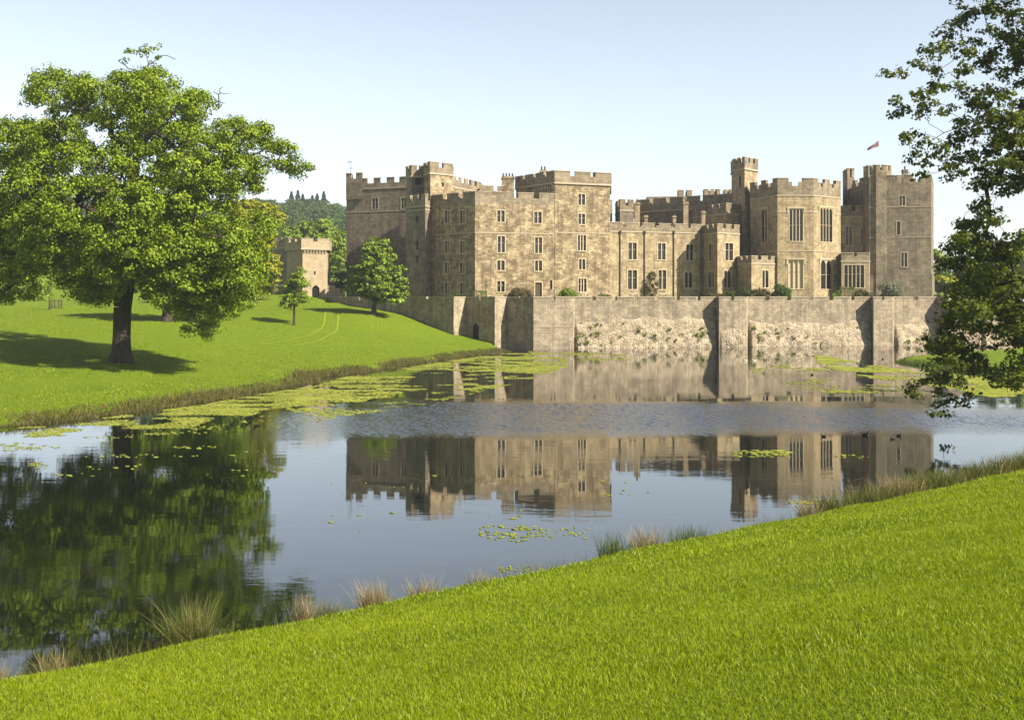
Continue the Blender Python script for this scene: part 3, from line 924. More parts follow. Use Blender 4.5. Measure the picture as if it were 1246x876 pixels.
# flag, its pole, a bare pole and the weather vane
fz = hz(200.6, 172.5) - 0.9
q = pt(1069.6, 174.3)
pole = empty('flagpole', (q[0], q[1], fz), 'thin white pole carrying a flag on the east tower turret', 'flagpole')
zt = hz(170, q[1])
mb = MB(); mb.tube((0, 0, -0.9), (0, 0, zt - fz), 0.055, 0.035, 8); mb.build('shaft', M['white'], pole, (0, 0, 0))
mb = MB(); mb.tube((0, 0, zt - fz), (0, 0, zt - fz + 0.1), 0.07, 0.04, 8); mb.build('finial', M['white'], pole, (0, 0, 0))
q2 = pt(1057.2, 174.3)
o2 = empty('flagpole', (q2[0], q2[1], fz), 'shorter bare thin pole without a flag on the east tower turret', 'flagpole')
mb = MB(); mb.tube((0, 0, -0.9), (0, 0, hz(186, q2[1]) - fz), 0.04, 0.025, 8); mb.build('shaft', M['white'], o2, (0, 0, 0))
mb = MB(); mb.tube((0, 0, hz(186, q2[1]) - fz), (0, 0, hz(186, q2[1]) - fz + 0.07), 0.05, 0.03, 8); mb.build('finial', M['white'], o2, (0, 0, 0))
nu, nv = 16, 8
V, Fc, Mi = [], [], []
for i in range(nu + 1):
    for j in range(nv + 1):
        u, v = i / nu, j / nv
        x = -1.75 * u; z = -0.92 * u + (v - 0.5) * 0.85 * (1 - 0.55 * u)
        y = 0.16 * math.sin(u * 7 + v * 1.2) * u + 0.1 * math.sin(v * 4) * u
        V.append((x, y, z))
for i in range(nu):
    for j in range(nv):
        a = i * (nv + 1) + j
        Fc.append((a, a + nv + 1, a + nv + 2, a + 1))
        cu, cv = abs((i + 0.5) / nu - 0.5), abs((j + 0.5) / nv - 0.5)
        Mi.append(0 if (cu < 0.07 or cv < 0.13) else (2 if (cu < 0.14 or cv < 0.26) else (1 if abs(cu - cv) > 0.07 else 0)))
me = index_mesh('flag', V, Fc, Mi)
fl = link('flag', me, [M['red'], M['blue'], M['sash']], None, (q[0] - 0.05, q[1], hz(174.8, q[1])))
md = fl.modifiers.new('thickness', 'SOLIDIFY'); md.thickness = 0.012
tag(fl, 'small drooping red white and blue flag flying from the east tower pole', 'flag')

q = pt(427, 191.8); zb = hz(222, 192)
vane = empty('weather_vane', (q[0], q[1], zb), 'thin iron weather vane rising from the grey west tower corner', 'weather vane')
zt = hz(195, 192) - zb
mb = MB(); mb.tube((0, 0, -1.0), (0, 0, zt), 0.06, 0.03, 6); mb.build('rod', M['pipe'], vane, (0, 0, 0))
mb = MB(); mb.tube((-0.5, 0, zt * 0.62), (0.5, 0, zt * 0.62), 0.03, 0.03, 6); mb.tube((0, -0.5, zt * 0.63), (0, 0.5, zt * 0.63), 0.03, 0.03, 6); mb.build('cross_arm', M['pipe'], vane, (0, 0, 0))
mb = MB(); mb.tube((-0.55, 0.1, zt * 0.9), (0.5, -0.1, zt * 0.9), 0.035, 0.02, 6); mb.box(-0.6, -0.15, 0.03, 0.08, zt * 0.9 - 0.07, zt * 0.9 + 0.07); mb.build('arrow', M['pipe'], vane, (0, 0, 0))

# ------------------------------------------------------------------ moat wall
moat = empty('moat_wall', (0, 0, 0), 'long pale stone moat wall with bastions rising from the far edge of the lake', 'wall')
WT = 7.0
NOTCH_D = 0.5
wl_pts = wall_line


def wall_piece(name, idx, st='wallstone', notch=3.2, z0=-1.8, mats=None):
    """one run of the wall along wall_line[idx...], with parapet slots and a coping"""
    pts = [np.array(wl_pts[i]) for i in idx]
    n = len(pts)
    # mitred inner line 1.5 m back
    back = []
    for i in range(n):
        es = []
        gi = idx[i]
        for a, b_ in ((gi - 1, gi), (gi, gi + 1)):
            if 0 <= a and b_ < len(wl_pts):
                d = wl_pts[b_] - wl_pts[a]; d = d / np.linalg.norm(d); es.append(np.array([-d[1], d[0]]))
        k = sum(es) / len(es)
        den = max(0.5, (k @ k))
        back.append(pts[i] + k / den * 1.3)
    mb = MB()
    for i in range(n - 1):
        Ao, Bo, Ai, Bi = pts[i], pts[i + 1], back[i], back[i + 1]
        seg_prism(mb, Ao, Bo, Ai, Bi, 0, 1, z0, WT - NOTCH_D)
        L_ = np.linalg.norm(Bo - Ao)
        iv = [(0, 1)] if L_ < 2.6 else spread(L_, (notch if idx[0] >= 7 else 7.5) - 0.7, 0.62)
        # outset lines for the coping
        d = (Bo - Ao) / L_; nn = np.array([d[1], -d[0]])
        for s0, s1 in iv:
            seg_prism(mb, Ao, Bo, Ao + (Ai - Ao) * 0.42, Bo + (Bi - Bo) * 0.42, s0, s1, WT - NOTCH_D, WT - 0.13)
            seg_prism(mb, Ao + nn * 0.07, Bo + nn * 0.07, Ao + (Ai - Ao) * 0.47, Bo + (Bi - Bo) * 0.47, s0, s1, WT - 0.13, WT, 1, bottom=True)
    return mb.build(name, [M[st], M['coping']], moat)


wall_piece('curtain_wall', [0, 1, 2, 3])
wall_piece('bastion', [3, 4])
sec = wall_piece('curtain_wall', [4, 5])
wall_piece('bastion', [5, 6])
wall_piece('curtain_wall', [6, 7])
wall_piece('bastion', [7, 8, 9])
wall_piece('curtain_wall', [9, 10])
wall_piece('bastion', [10, 11, 12, 13])
wall_piece('curtain_wall', [13, 14])
wall_piece('bastion', [14, 15, 16, 17])
wall_piece('curtain_wall', [17, 18])
wall_piece('bastion', [18, 19, 20, 21])
wall_piece('curtain_wall', [21, 22])
# string course on the corner bastion
for (i, j, zz) in ((7, 8, hz(397.5, 146.5)),):
    a, b_ = wl_pts[i], wl_pts[j]; d = (b_ - a) / np.linalg.norm(b_ - a); nn = np.array([d[1], -d[0]])
    mb = MB(); c = [a + nn * 0.06, b_ + nn * 0.06, b_ - nn * 0.05, a - nn * 0.05]
    mb.hexa([(*p, zz - 0.06) for p in c], [(*p, zz + 0.06) for p in c]); mb.build('string_course', M['coping'], moat)
# dark doorway in the shaded wall
a, b_ = wl_pts[4], wl_pts[5]; d = (b_ - a) / np.linalg.norm(b_ - a); nn = np.array([d[1], -d[0]])
t = (579.5 - CX) / F; s = (t * a[1] - a[0]) / ((b_[0] - a[0]) - t * (b_[1] - a[1])); qd = a + (b_ - a) * s
zb, zt = hz(412, qd[1]), hz(394.5, qd[1])
mb = MB()
for sg in (-1, 1):
    c = [qd + d * sg * 0.62 + nn * 0.1, qd + d * sg * 0.62 - nn * 0.02, qd + d * sg * 0.8 - nn * 0.02, qd + d * sg * 0.8 + nn * 0.1]
    if sg > 0: c = c[::-1]
    c = c[::-1] if sg < 0 else c
    mb.hexa([(*p, zb) for p in c], [(*p, zt - 0.4) for p in c])
arc = [(-0.8, zt - 0.4), (-0.6, zt), (0, zt + 0.35), (0.6, zt), (0.8, zt - 0.4), (0.62, zt - 0.4), (0.45, zt - 0.1), (0, zt + 0.15), (-0.45, zt - 0.1), (-0.62, zt - 0.4)]
for k in range(4):
    qa = [arc[k], arc[k + 1], arc[8 - k], arc[9 - k]]
    mb.face([(*(qd + d * u + nn * 0.1), v) for u, v in qa][::-1])
dw = mb.build('doorway', M['wallstone'], moat)
mb = MB()
pl = [(-0.62, zb), (0.62, zb), (0.62, zt - 0.4), (0.45, zt - 0.1), (0, zt + 0.15), (-0.45, zt - 0.1), (-0.62, zt - 0.4)]
mb.face([(*(qd + d * u + nn * 0.05), v) for u, v in pl])
for k in range(len(pl)):
    (u0, v0), (u1, v1) = pl[k], pl[(k + 1) % len(pl)]
    mb.face([(*(qd + d * u0 + nn * 0.05), v0), (*(qd + d * u0 - nn * 0.02), v0), (*(qd + d * u1 - nn * 0.02), v1), (*(qd + d * u1 + nn * 0.05), v1)])
mb.build('door', M['dark'], dw)


wall_plant_pts = []


def rubble(i, j, ztop, proj, seed, s0=0.0, s1=1.0):
    a, b_ = np.array(wl_pts[i]), np.array(wl_pts[j]); a, b_ = a + (b_ - a) * s0, a + (b_ - a) * s1
    d = b_ - a; L_ = np.linalg.norm(d); d = d / L_; nn = np.array([d[1], -d[0]])
    nu, nv = int(L_ / 0.16), int((ztop + 0.6) / 0.16)
    U, Vv = np.meshgrid(np.linspace(0, L_, nu + 1), np.linspace(0, 1, nv + 1))
    U, Vv = U.ravel(), Vv.ravel()
    top = ztop + 0.4 * (vnoise(np.stack([U * 0.5, U * 0, U * 0], 1), seed) - 0.5) * 2
    Zz = -0.6 + (top + 0.6) * Vv
    n1 = vnoise(np.stack([U * 1.3, Zz * 1.6, U * 0 + 3], 1), seed); n2 = vnoise(np.stack([U * 3.4, Zz * 3.8, U * 0 + 9], 1), seed + 1)
    out = proj * (1 - Vv) ** 0.8 + (0.13 * (n1 - 0.2) + 0.07 * n2) * np.minimum(1, (1 - Vv) * 3) + 0.025
    # bigger boulders at the water line
    out += 0.3 * np.maximum(0, vnoise(np.stack([U * 0.9, Zz * 1.2, U * 0 + 20], 1), seed + 2) - 0.45) * smooth(1.4, 0.3, Zz)
    edge = np.minimum(1, np.minimum(U, L_ - U) / 0.3)
    out = np.where(edge < 1, out * edge - 0.05 * (1 - edge), out)
    Pq = a + d * U[:, None] + nn * out[:, None]
    V = np.concatenate([Pq, Zz[:, None]], 1)
    w = nu + 1
    k = (np.arange(nv)[:, None] * w + np.arange(nu)[None, :]).ravel()
    me = index_mesh('rubble_base', V, np.stack([k, k + 1, k + w + 1, k + w], 1))
    link('rubble_base', me, M['rubble'], moat)
    r_ = np.random.default_rng(seed)
    for _ in range(int(L_ * 3.2)):
        t_ = r_.integers(0, len(V))
        # plants gather in patches
        if vnoise(np.array([[V[t_, 0] * 0.22, V[t_, 2] * 0.9, 5]]), 77)[0] > 0.5 and 0.2 < V[t_, 2] < ztop - 0.3: wall_plant_pts.append(V[t_] + np.array([*nn * 0.1, 0]))


rubble(9, 10, 3.9, 0.75, 11)
rubble(13, 14, 3.5, 0.7, 23)
rubble(17, 18, 3.2, 0.6, 31)
rubble(21, 22, 3.2, 0.8, 41, 0, 0.4)
rubble(11, 12, 2.2, 0.12, 51, 0.02, 0.98)

# ------------------------------------------------------------------ gatehouse
gate = empty('gatehouse', (0, 0, 0), 'small battlemented gatehouse with dark archway beyond the lawn', 'gatehouse')
block('gate_tower', gate, [(349, 185), (368.2, 179), (398, 181.3)], 289.8, 1, 6, z0=6.2, mer=(1.9, 0.7, 0.55), st='pinkstone', over=0.35, par_h=1.1, opens={1: [(379.8, 388.8, 347.3, 361.5, 'arch'), (382.2, 384.2, 330, 334.5, 'slit')]}, backpts=[(401, 188), (356, 192)])
block('side_turret', gate, [(332, 194), (340, 188), (350.5, 185.2)], 289.5, 1, 5, z0=6.2, mer=(0.8, 0.55, 0.9), st='greystone', par_h=0.9, backpts=[(357, 193), (344, 198)])
gp = [pt(368.2, 179), pt(398, 181.3)]; d = (gp[1] - gp[0]) / np.linalg.norm(gp[1] - gp[0]); nn = np.array([d[1], -d[0]])
zc = hz(303.5, 179)
for k in range(8):
    c0 = gp[0] + d * (0.18 + k * 0.515)
    c = [c0 + nn * 0.33, c0 + d * 0.27 + nn * 0.33, c0 + d * 0.27, c0]
    mb = MB(); mb.hexa([(*(p - nn * (0.2 if q_ < 2 else 0)), zc - 0.6) for q_, p in enumerate(c)], [(*p, zc) for p in c]); mb.build('corbel', M['pinkstone'], gate)
for k, (x0, x1, yt) in enumerate([(398.3, 407.5, 347), (407.6, 413.5, 350.5), (413.6, 419, 356)]):
    a, b_ = pt(x0, 181.4 + k * 0.4), pt(x1, 181.8 + k * 0.4)
    mb = MB(); mb.hexa([(a[0], a[1], 6.2), (b_[0], b_[1], 6.2), (b_[0], b_[1] + 0.8, 6.2), (a[0], a[1] + 0.8, 6.2)], [(a[0], a[1], hz(yt, 181)), (b_[0], b_[1], hz(yt, 181)), (b_[0], b_[1] + 0.8, hz(yt, 181)), (a[0], a[1] + 0.8, hz(yt, 181))])
    mb.build('stepped_wall', M['pinkstone'], gate)


# ------------------------------------------------------------------ plants: generic builders
def unit(v): return v / np.maximum(np.linalg.norm(v, axis=-1, keepdims=True), 1e-9)


def leaf_quads(C, Nn, size, r):
    """diamond shaped leaves centred at C, facing Nn"""
    n = len(C)
    a = unit(np.cross(Nn, r.normal(size=(n, 3))))
    b_ = np.cross(Nn, a)
    s = np.asarray(size).reshape(-1, 1) * np.ones((n, 1))
    fold = Nn * s * 0.18
    return np.stack([C - a * s * 0.5, C + b_ * s * 0.36 + fold, C + a * s * 0.5, C - b_ * s * 0.36 + fold], 1)


def clump_leaves(clumps, r, tuft_d=1.0, per=26, size=0.28, flat=0.45, shell=0.5, up=0.55, spreadr=0.75):
    """tufts on and inside ellipsoids; returns leaf quads and tuft centres"""
    Q, T = [], []
    for c in clumps:
        cen = np.array(c[:3]); rad = np.array(c[3:6])
        area = 4 * math.pi * ((rad[0] * rad[1]) ** 1.6 / 3 + (rad[0] * rad[2]) ** 1.6 / 3 + (rad[1] * rad[2]) ** 1.6 / 3) ** (1 / 1.6)
        m_ = max(2, int(area * tuft_d))
        u = unit(r.normal(size=(m_, 3)) + np.array([0, 0, 0.25]))
        rr = r.uniform(shell ** 3, 1.05, (m_, 1)) ** (1 / 3)
        tc = cen + u * rad * rr
        T.append(tc)
        k = r.integers(int(per * 0.6), int(per * 1.4) + 1, m_)
        idx = np.repeat(np.arange(m_), k)
        off = r.normal(size=(len(idx), 3)); off = unit(off) * (r.uniform(0, 1, (len(idx), 1)) ** 0.45)
        tr = (spreadr * r.uniform(0.7, 1.25, m_))[idx, None]
        off = off * tr * np.array([1, 1, flat])
        off[:, 2] -= 0.25 * (off[:, :2] ** 2).sum(1) / tr[:, 0]
        pos = tc[idx] + off
        nrm = unit(u[idx] * 0.5 + unit(off * np.array([1, 1, 2.0])) * 0.5 + np.array([0, 0, up]) + r.normal(size=(len(idx), 3)) * 0.45)
        Q.append(leaf_quads(pos, nrm, size * r.uniform(0.65, 1.3, len(idx)), r))
    return np.concatenate(Q), np.concatenate(T)


def tubes(P0, P1, R0, R1, n=6):
    P0, P1 = np.asarray(P0), np.asarray(P1)
    ax = unit(P1 - P0)
    ref = np.where(np.abs(ax[:, 2:3]) < 0.9, np.array([[0, 0, 1.0]]), np.array([[1.0, 0, 0]]))
    u = unit(np.cross(ax, ref)); v = np.cross(ax, u)
    a = np.arange(n) * 2 * math.pi / n
    ca, sa = np.cos(a)[None, :, None], np.sin(a)[None, :, None]
    rd = u[:, None] * ca + v[:, None] * sa
    A = P0[:, None] + rd * np.asarray(R0)[:, None, None]
    B = P1[:, None] + rd * np.asarray(R1)[:, None, None]
    V = np.concatenate([A, B], 1)
    base = (np.arange(len(P0)) * 2 * n)[:, None, None]
    i = np.arange(n); j = (i + 1) % n
    f = np.stack([i, j, j + n, i + n], 1)[None] + base
    return V.reshape(-1, 3), f.reshape(-1, 4)


def skeleton(trunk, tips, r, step=0.8, fork=0.35, trunk_r=0.5, tip_r=0.02, power=0.5, wander=0.12):
    """trunk: list of points; every tip is joined to the nearest limb"""
    nodes, par, isT = [], [], []
    for k in range(len(trunk) - 1):
        a, b_ = np.array(trunk[k], float), np.array(trunk[k + 1], float)
        m_ = max(1, int(np.linalg.norm(b_ - a) / step))
        for q in range(m_):
            nodes.append(a + (b_ - a) * q / m_); par.append(len(nodes) - 2 if len(nodes) > 1 else -1); isT.append(True)
    nodes.append(np.array(trunk[-1], float)); par.append(len(nodes) - 2); isT.append(True)
    nT = len(nodes)
    z_f = trunk[0][2] + (trunk[-1][2] - trunk[0][2]) * fork
    tips = np.asarray(tips)
    order = np.argsort(np.linalg.norm(tips - np.array(trunk[-1]), axis=1) + r.uniform(0, 2, len(tips)))
    for ti in order:
        t = tips[ti]
        Na = np.array(nodes)
        dv = t - Na
        dd = np.linalg.norm(dv, axis=1)
        cost = dd + np.where((Na[:, 2] < z_f) & (np.arange(len(Na)) < nT), 50, 0) + 0.8 * np.maximum(0, Na[:, 2] - t[2] - 0.3 * dd)
        k = int(np.argmin(cost))
        p0 = nodes[k]
        L_ = dd[k]
        if L_ < 0.3: continue
        pd = unit(p0 - nodes[par[k]]) if par[k] >= 0 else np.array([0, 0, 1.0])
        c1 = p0 + pd * L_ * 0.3 + np.array([0, 0, 0.08 * L_])
        m_ = max(1, int(math.ceil(L_ / step)))
        prev = k
        for q in range(1, m_ + 1):
            s = q / m_
            p = (1 - s) ** 2 * p0 + 2 * s * (1 - s) * c1 + s * s * t + (r.normal(size=3) * wander * min(step, L_) if q < m_ else 0)
            nodes.append(p); par.append(prev); isT.append(False)
            prev = len(nodes) - 1
    n = len(nodes); cnt = np.zeros(n)
    kids = np.zeros(n)
    for i in range(n - 1, 0, -1):
        if kids[i] == 0: cnt[i] += 1
        cnt[par[i]] += cnt[i]; kids[par[i]] += 1
    rad = np.maximum(trunk_r * (cnt / cnt[0]) ** power, tip_r)
    Na = np.array(nodes)
    h_ = Na[:, 2] - trunk[0][2]
    fl = 1 + np.where(np.array(isT), 0.55 * np.clip(1 - h_ / (2.6 * trunk_r + 0.1), 0, 1) ** 2, 0)
    rad = rad * fl
    i = np.arange(1, n); pr = np.array(par)[1:]
    r1 = rad[i]; r0 = np.minimum(rad[pr], r1 * 1.45)
    tr = np.array(isT)[1:]
    r0 = np.where(tr, rad[pr], r0)
    return tubes(Na[pr], Na[i], r0, r1, 7)


def tree(name, label, cat, base, trunk, clumps, leaf, seed, trunk_r=0.4, tuft_d=0.5, per=24, size=0.28, group=None, tips_n=None, barkm='bark', extra=None, step=0.8, fork=0.35, shell=0.5, flat=0.45, up=0.55, spreadr=0.75, tip_r=0.02, power=0.5):
    r = np.random.default_rng(seed)
    root = empty(name, tuple(base), label, cat, group)
    Q, T = clump_leaves(clumps, r, tuft_d, per, size, flat, shell, up, spreadr)
    if extra is not None: Q = np.concatenate([Q, extra])
    base = np.array(base)
    me = array_mesh('crown', (Q.reshape(-1, 3) - base), 4)
    link('crown', me, M[leaf], root, (0, 0, 0))
    tips = np.array([c[:3] for c in clumps])
    if tips_n:
        tips = np.concatenate([tips, T[r.choice(len(T), min(tips_n, len(T)), False)]])
    V, Fa = skeleton(trunk, tips, r, step, fork, trunk_r, tip_r, power)
    me = index_mesh('trunk', V - base, Fa, smooth=True)
    link('trunk', me, M[barkm], root, (0, 0, 0))
    return root


def blades(base, h_, w, lean, r, seg=2, az=None):
    """curved ribbons standing on base (n,3); returns quads (n*seg,4,3)"""
    n = len(base)
    az = r.uniform(0, 2 * math.pi, n) if az is None else az
    la = r.uniform(0, 2 * math.pi, n)
    side = np.stack([np.cos(az), np.sin(az), np.zeros(n)], 1)
    ld = np.stack([np.cos(la), np.sin(la), np.zeros(n)], 1) * lean[:, None] * h_[:, None]
    ws = [1.0, 0.75, 0.45, 0.1] if seg == 3 else ([1.0, 0.7, 0.12] if seg == 2 else [1.0, 0.15])
    rows = []
    for k in range(seg + 1):
        s = k / seg
        c = base + ld * (s ** 1.7) + np.array([0, 0, 1.0]) * (h_ * (s - 0.25 * np.minimum(lean, 1.2) * s * s))[:, None]
        rows.append((c - side * (w * ws[k] / 2)[:, None], c + side * (w * ws[k] / 2)[:, None]))
    V = np.stack([q for row in rows for q in row], 1)          # n, 2(seg+1), 3
    f = np.array([[2 * k, 2 * k + 1, 2 * k + 3, 2 * k + 2] for k in range(seg)])
    Fa = (f[None] + (np.arange(n) * 2 * (seg + 1))[:, None, None]).reshape(-1, 4)
    return V.reshape(-1, 3), Fa


# ------------------------------------------------------------------ the big sycamore on the left lawn
def zt_(zx, zy): return zx / 2.085, 40 + zy / 2.085


BD = 91.0
raw = [(130, 140, 66, 50), (190, 190, 60, 50), (225, 150, 50, 40), (95, 175, 35, 30), (350, 150, 90, 42), (440, 200, 75, 55), (300, 205, 75, 50), (390, 120, 55, 26), (500, 180, 48, 34),
       (590, 250, 52, 36), (650, 265, 45, 34), (705, 310, 50, 36), (748, 345, 38, 26), (620, 360, 62, 55), (560, 300, 60, 45), (60, 265, 80, 42), (150, 270, 80, 45), (210, 315, 62, 50), (15, 330, 45, 40),
       (60, 400, 75, 50), (310, 370, 68, 52), (470, 350, 95, 48), (545, 400, 72, 52), (430, 430, 105, 60), (330, 300, 55, 42), (200, 430, 105, 62), (300, 500, 100, 60), (450, 540, 108, 62),
       (565, 520, 78, 60), (600, 600, 66, 56), (530, 640, 90, 50), (635, 560, 42, 52), (100, 550, 100, 52), (30, 640, 75, 44), (190, 600, 95, 45), (320, 590, 85, 45), (430, 650, 90, 36), (560, 690, 62, 34),
       (520, 750, 46, 22), (110, 480, 80, 55), (-30, 500, 60, 60), (-40, 420, 50, 50), (-60, 590, 60, 50), (250, 660, 70, 22), (380, 260, 60, 45), (480, 270, 60, 42), (110, 340, 60, 45), (600, 660, 60, 40), (640, 620, 45, 40), (655, 500, 40, 45), (150, 520, 90, 55), (60, 480, 80, 55), (250, 560, 90, 50), (380, 540, 90, 55), (500, 580, 85, 50), (350, 440, 70, 50), (-40, 660, 60, 36), (480, 690, 70, 28), (560, 640, 60, 40)]
rb = np.random.default_rng(5)
cl = []
for k, (zx, zy, rx, ry) in enumerate(raw):
    px, py = zt_(zx, zy)
    cxr = (px - 165) / 190.0; czr = (py - 245) / 175.0
    room = math.sqrt(max(0.06, 1 - cxr * cxr - czr * czr)) * 11.5
    for side_ in (-1, 1, 0):
        if side_ == 0 and room < 5: continue
        D = BD + side_ * room * rb.uniform(0.55, 0.9) if side_ else BD + rb.uniform(-2, 2)
        # keep the silhouette: the same column seen at another distance
        c = P3(px + rb.uniform(-4, 4), py + rb.uniform(-3, 3), D)
        s = D / F / 2.085
        k_ = 1.0 if side_ <= 0 else 0.85
        cl.append((c[0], c[1], c[2], rx * s * k_ * 0.89, max(rx, ry) * s * k_ * 0.84, (0.6 * ry + 0.4 * min(rx, ry * 1.5)) * s * k_ * 0.88))
spray, _ = clump_leaves([(*P3(*zt_(zx, zy), BD), q_, q_, 0.3 * q_) for zx, zy, q_ in ((352, 48, 0.9), (392, 36, 0.7), (332, 52, 0.5), (372, 42, 0.6), (320, 70, 0.3), (400, 62, 0.4))], np.random.default_rng(12), 0.9, 14, 0.24, spreadr=0.4)
b0 = P3(148, 440, BD); b0[2] = float(ground_z(b0[0], b0[1])) - 0.05
tr = [b0, b0 + np.array([0.02, 0, 2.2]), b0 + np.array([0.1, 0, 4.6]), b0 + np.array([0.5, 0.2, 8.0]), b0 + np.array([0.9, 0.3, 12.5]), b0 + np.array([1.1, 0.2, 17.0])]
syc = tree('sycamore_tree', 'huge spreading sycamore with dense rounded green crown on the lawn by the lake', 'tree', b0, tr, cl, 'sycamore', 101, extra=spray, trunk_r=0.73, tuft_d=0.46, per=100, size=0.22, tips_n=260, step=1.1, fork=0.2, shell=0.78, flat=0.62, up=0.3, spreadr=0.85, tip_r=0.03, power=0.56)
# dead twigs that stand out of the crown
rt = np.random.default_rng(3)
tips = [P3(*zt_(zx, zy), BD + rt.uniform(-1, 1)) for zx, zy in [(300, 70), (318, 82), (345, 50), (372, 55), (405, 60), (430, 55), (445, 68), (330, 92), (392, 82), (540, 150), (565, 138), (580, 155), (570, 180), (690, 262), (700, 330), (660, 310)]]
V, Fa = skeleton([P3(*zt_(370, 180), BD), P3(*zt_(365, 115), BD)], tips[:9], rt, 0.35, 0.0, 0.07, 0.02, 0.5, 0.2)
V2, F2 = skeleton([P3(*zt_(500, 240), BD), P3(*zt_(530, 185), BD)], tips[9:13], rt, 0.35, 0.0, 0.055, 0.02, 0.5, 0.2)
V3, F3 = skeleton([P3(*zt_(570, 330), BD), P3(*zt_(640, 310), BD)], tips[13:], rt, 0.4, 0.0, 0.09, 0.025, 0.5, 0.2)
for (Va, Fb) in ((V, Fa), (V2, F2), (V3, F3)):
    link('dead_twig', index_mesh('dead_twig', Va - b0, Fb, smooth=True), M['palebark'], syc, (0, 0, 0))


def crown_clumps(px, py, D, rx, ry, n, r, k=0.42, flat=0.8, droop=0.0):
    """n clumps filling an egg whose outline in the photo is rx by ry pixels"""
    c = P3(px, py, D); s = D / F
    out = []
    for i in range(n):
        u = unit(r.normal(size=3)); rr = r.uniform(0.25, 1) ** (1 / 3)
        kz = 1 - 0.12 * (u[2] > 0.6)
        p = c + u * np.array([rx * s, rx * s, ry * s * kz]) * rr * (1 - k * 0.75)
        q = k * r.uniform(0.7, 1.15)
        out.append((p[0], p[1], p[2], rx * s * q, rx * s * q, min(ry, rx) * s * q * flat))
    return out


def small_tree(name, label, cat, px, py, D, crowns, leaf, seed, trunk_r, size, tuft_d=0.6, per=20, group=None, **kw):
    """px, py: foot; crowns: list of (px, py, rx, ry, n)"""
    r = np.random.default_rng(seed)
    b = P3(px, py, D); b[2] = float(ground_z(b[0], b[1])) - 0.05
    cl = []
    for (cx, cy, rx, ry, n) in crowns: cl += crown_clumps(cx, cy, D, rx, ry, n, r)
    top = P3(crowns[0][0], crowns[0][1], D)
    top = top + np.array([0, 0, crowns[0][3] * D / F * 0.35])
    mid_ = b + np.array([0, 0, 1.0]) * (top[2] - b[2]) * 0.35
    return tree(name, label, cat, b, [b, mid_, b * 0.3 + top * 0.7, top], cl, leaf, seed + 500, trunk_r, tuft_d, per, size, group, **kw)


small_tree('lime_tree', 'rounded bright green tree on the lawn in front of the grey tower', 'tree', 455, 382, 150,
           [(458, 332, 34, 42, 26), (440, 345, 24, 26, 12), (482, 348, 20, 22, 12), (461, 305, 20, 20, 10), (430, 352, 14, 16, 6), (468, 362, 28, 10, 10)], 'green', 21, 0.32, 0.34, 0.7, 24, tips_n=60, spreadr=0.55)
small_tree('young_tree', 'slender young tree with light green leaves before the small gatehouse', 'tree', 358, 396, 140,
           [(359, 352, 19, 24, 20), (362, 332, 11, 11, 8), (350, 366, 14, 13, 10), (370, 362, 11, 14, 8)], 'green', 22, 0.14, 0.26, 1.1, 20, tips_n=40, spreadr=0.45)
small_tree('sycamore_tree', 'mid green tree growing on the lawn just behind the huge sycamore', 'tree', 203, 391, 130,
           [(205, 320, 62, 50, 34), (160, 335, 40, 35, 14), (255, 330, 40, 38, 16)], 'sycamore', 23, 0.5, 0.4, 0.35, 24, tips_n=40)
small_tree('maple_tree', 'yellow green tree close beside the shaded gatehouse turret', 'tree', 306, 370, 172,
           [(312, 300, 30, 50, 30), (326, 330, 22, 30, 18), (306, 262, 28, 30, 14), (326, 268, 20, 24, 10), (316, 355, 22, 14, 8)], 'yellowgreen', 24, 0.3, 0.36, 0.9, 26, tips_n=30)
small_tree('ash_tree', 'light green tree partly hidden between the huge sycamore and the yellow tree', 'tree', 268, 372, 165,
           [(275, 300, 34, 55, 26), (296, 350, 24, 28, 14), (280, 372, 30, 14, 10)], 'green', 25, 0.35, 0.36, 0.8, 24, tips_n=30)
small_tree('beech_tree', 'broad domed green tree rising directly behind the gatehouse', 'tree', 366, 361, 245,
           [(366, 300, 30, 32, 22), (350, 318, 18, 24, 8), (376, 284, 20, 20, 8)], 'green', 26, 0.45, 0.5, 0.55, 22, tips_n=30)
small_tree('beech_tree', 'taller green tree between the gatehouse and the grey castle tower', 'tree', 403, 361, 250,
           [(402, 302, 26, 42, 24), (398, 276, 18, 16, 8), (412, 335, 16, 30, 10)], 'green', 27, 0.45, 0.5, 0.55, 22, tips_n=30)
small_tree('yew_tree', 'dark shaded tree standing low beside the grey castle tower', 'tree', 414, 362, 205,
           [(414, 340, 10, 24, 10), (408, 352, 12, 12, 6)], 'darkleaf', 28, 0.25, 0.4, 0.7, 20)

# sapling with its timber guard, far up the lawn
b = P3(61, 377, 150); b[2] = float(ground_z(b[0], b[1])) - 0.03
small_tree('sapling', 'thin young sapling standing beside a slatted timber tree guard', 'tree', 60.5, 377, 150, [(58, 352, 20, 14, 9)], 'green', 29, 0.11, 0.3, 0.6, 16)
b = P3(69, 377, 152); b[2] = float(ground_z(b[0], b[1])) - 0.03
gd = empty('tree_guard', tuple(b), 'slatted timber tree guard standing on the lawn beside the sapling', 'tree guard')
for sx_ in (-0.5, 0.5):
    for sy_ in (-0.5, 0.5):
        mb = MB(); mb.box(sx_ - 0.04, sx_ + 0.04, sy_ - 0.04, sy_ + 0.04, 0, 1.4); mb.build('post', M['palebark'], gd, (0, 0, 0))
for z in (0.3, 1.1):
    mb = MB()
    for sg in (-1, 1):
        mb.box(-0.54, 0.54, sg * 0.555 - 0.012, sg * 0.555 + 0.012, z, z + 0.06); mb.box(sg * 0.555 - 0.012, sg * 0.555 + 0.012, -0.52, 0.52, z + 0.07, z + 0.13)
    mb.build('rail', M['palebark'], gd, (0, 0, 0))
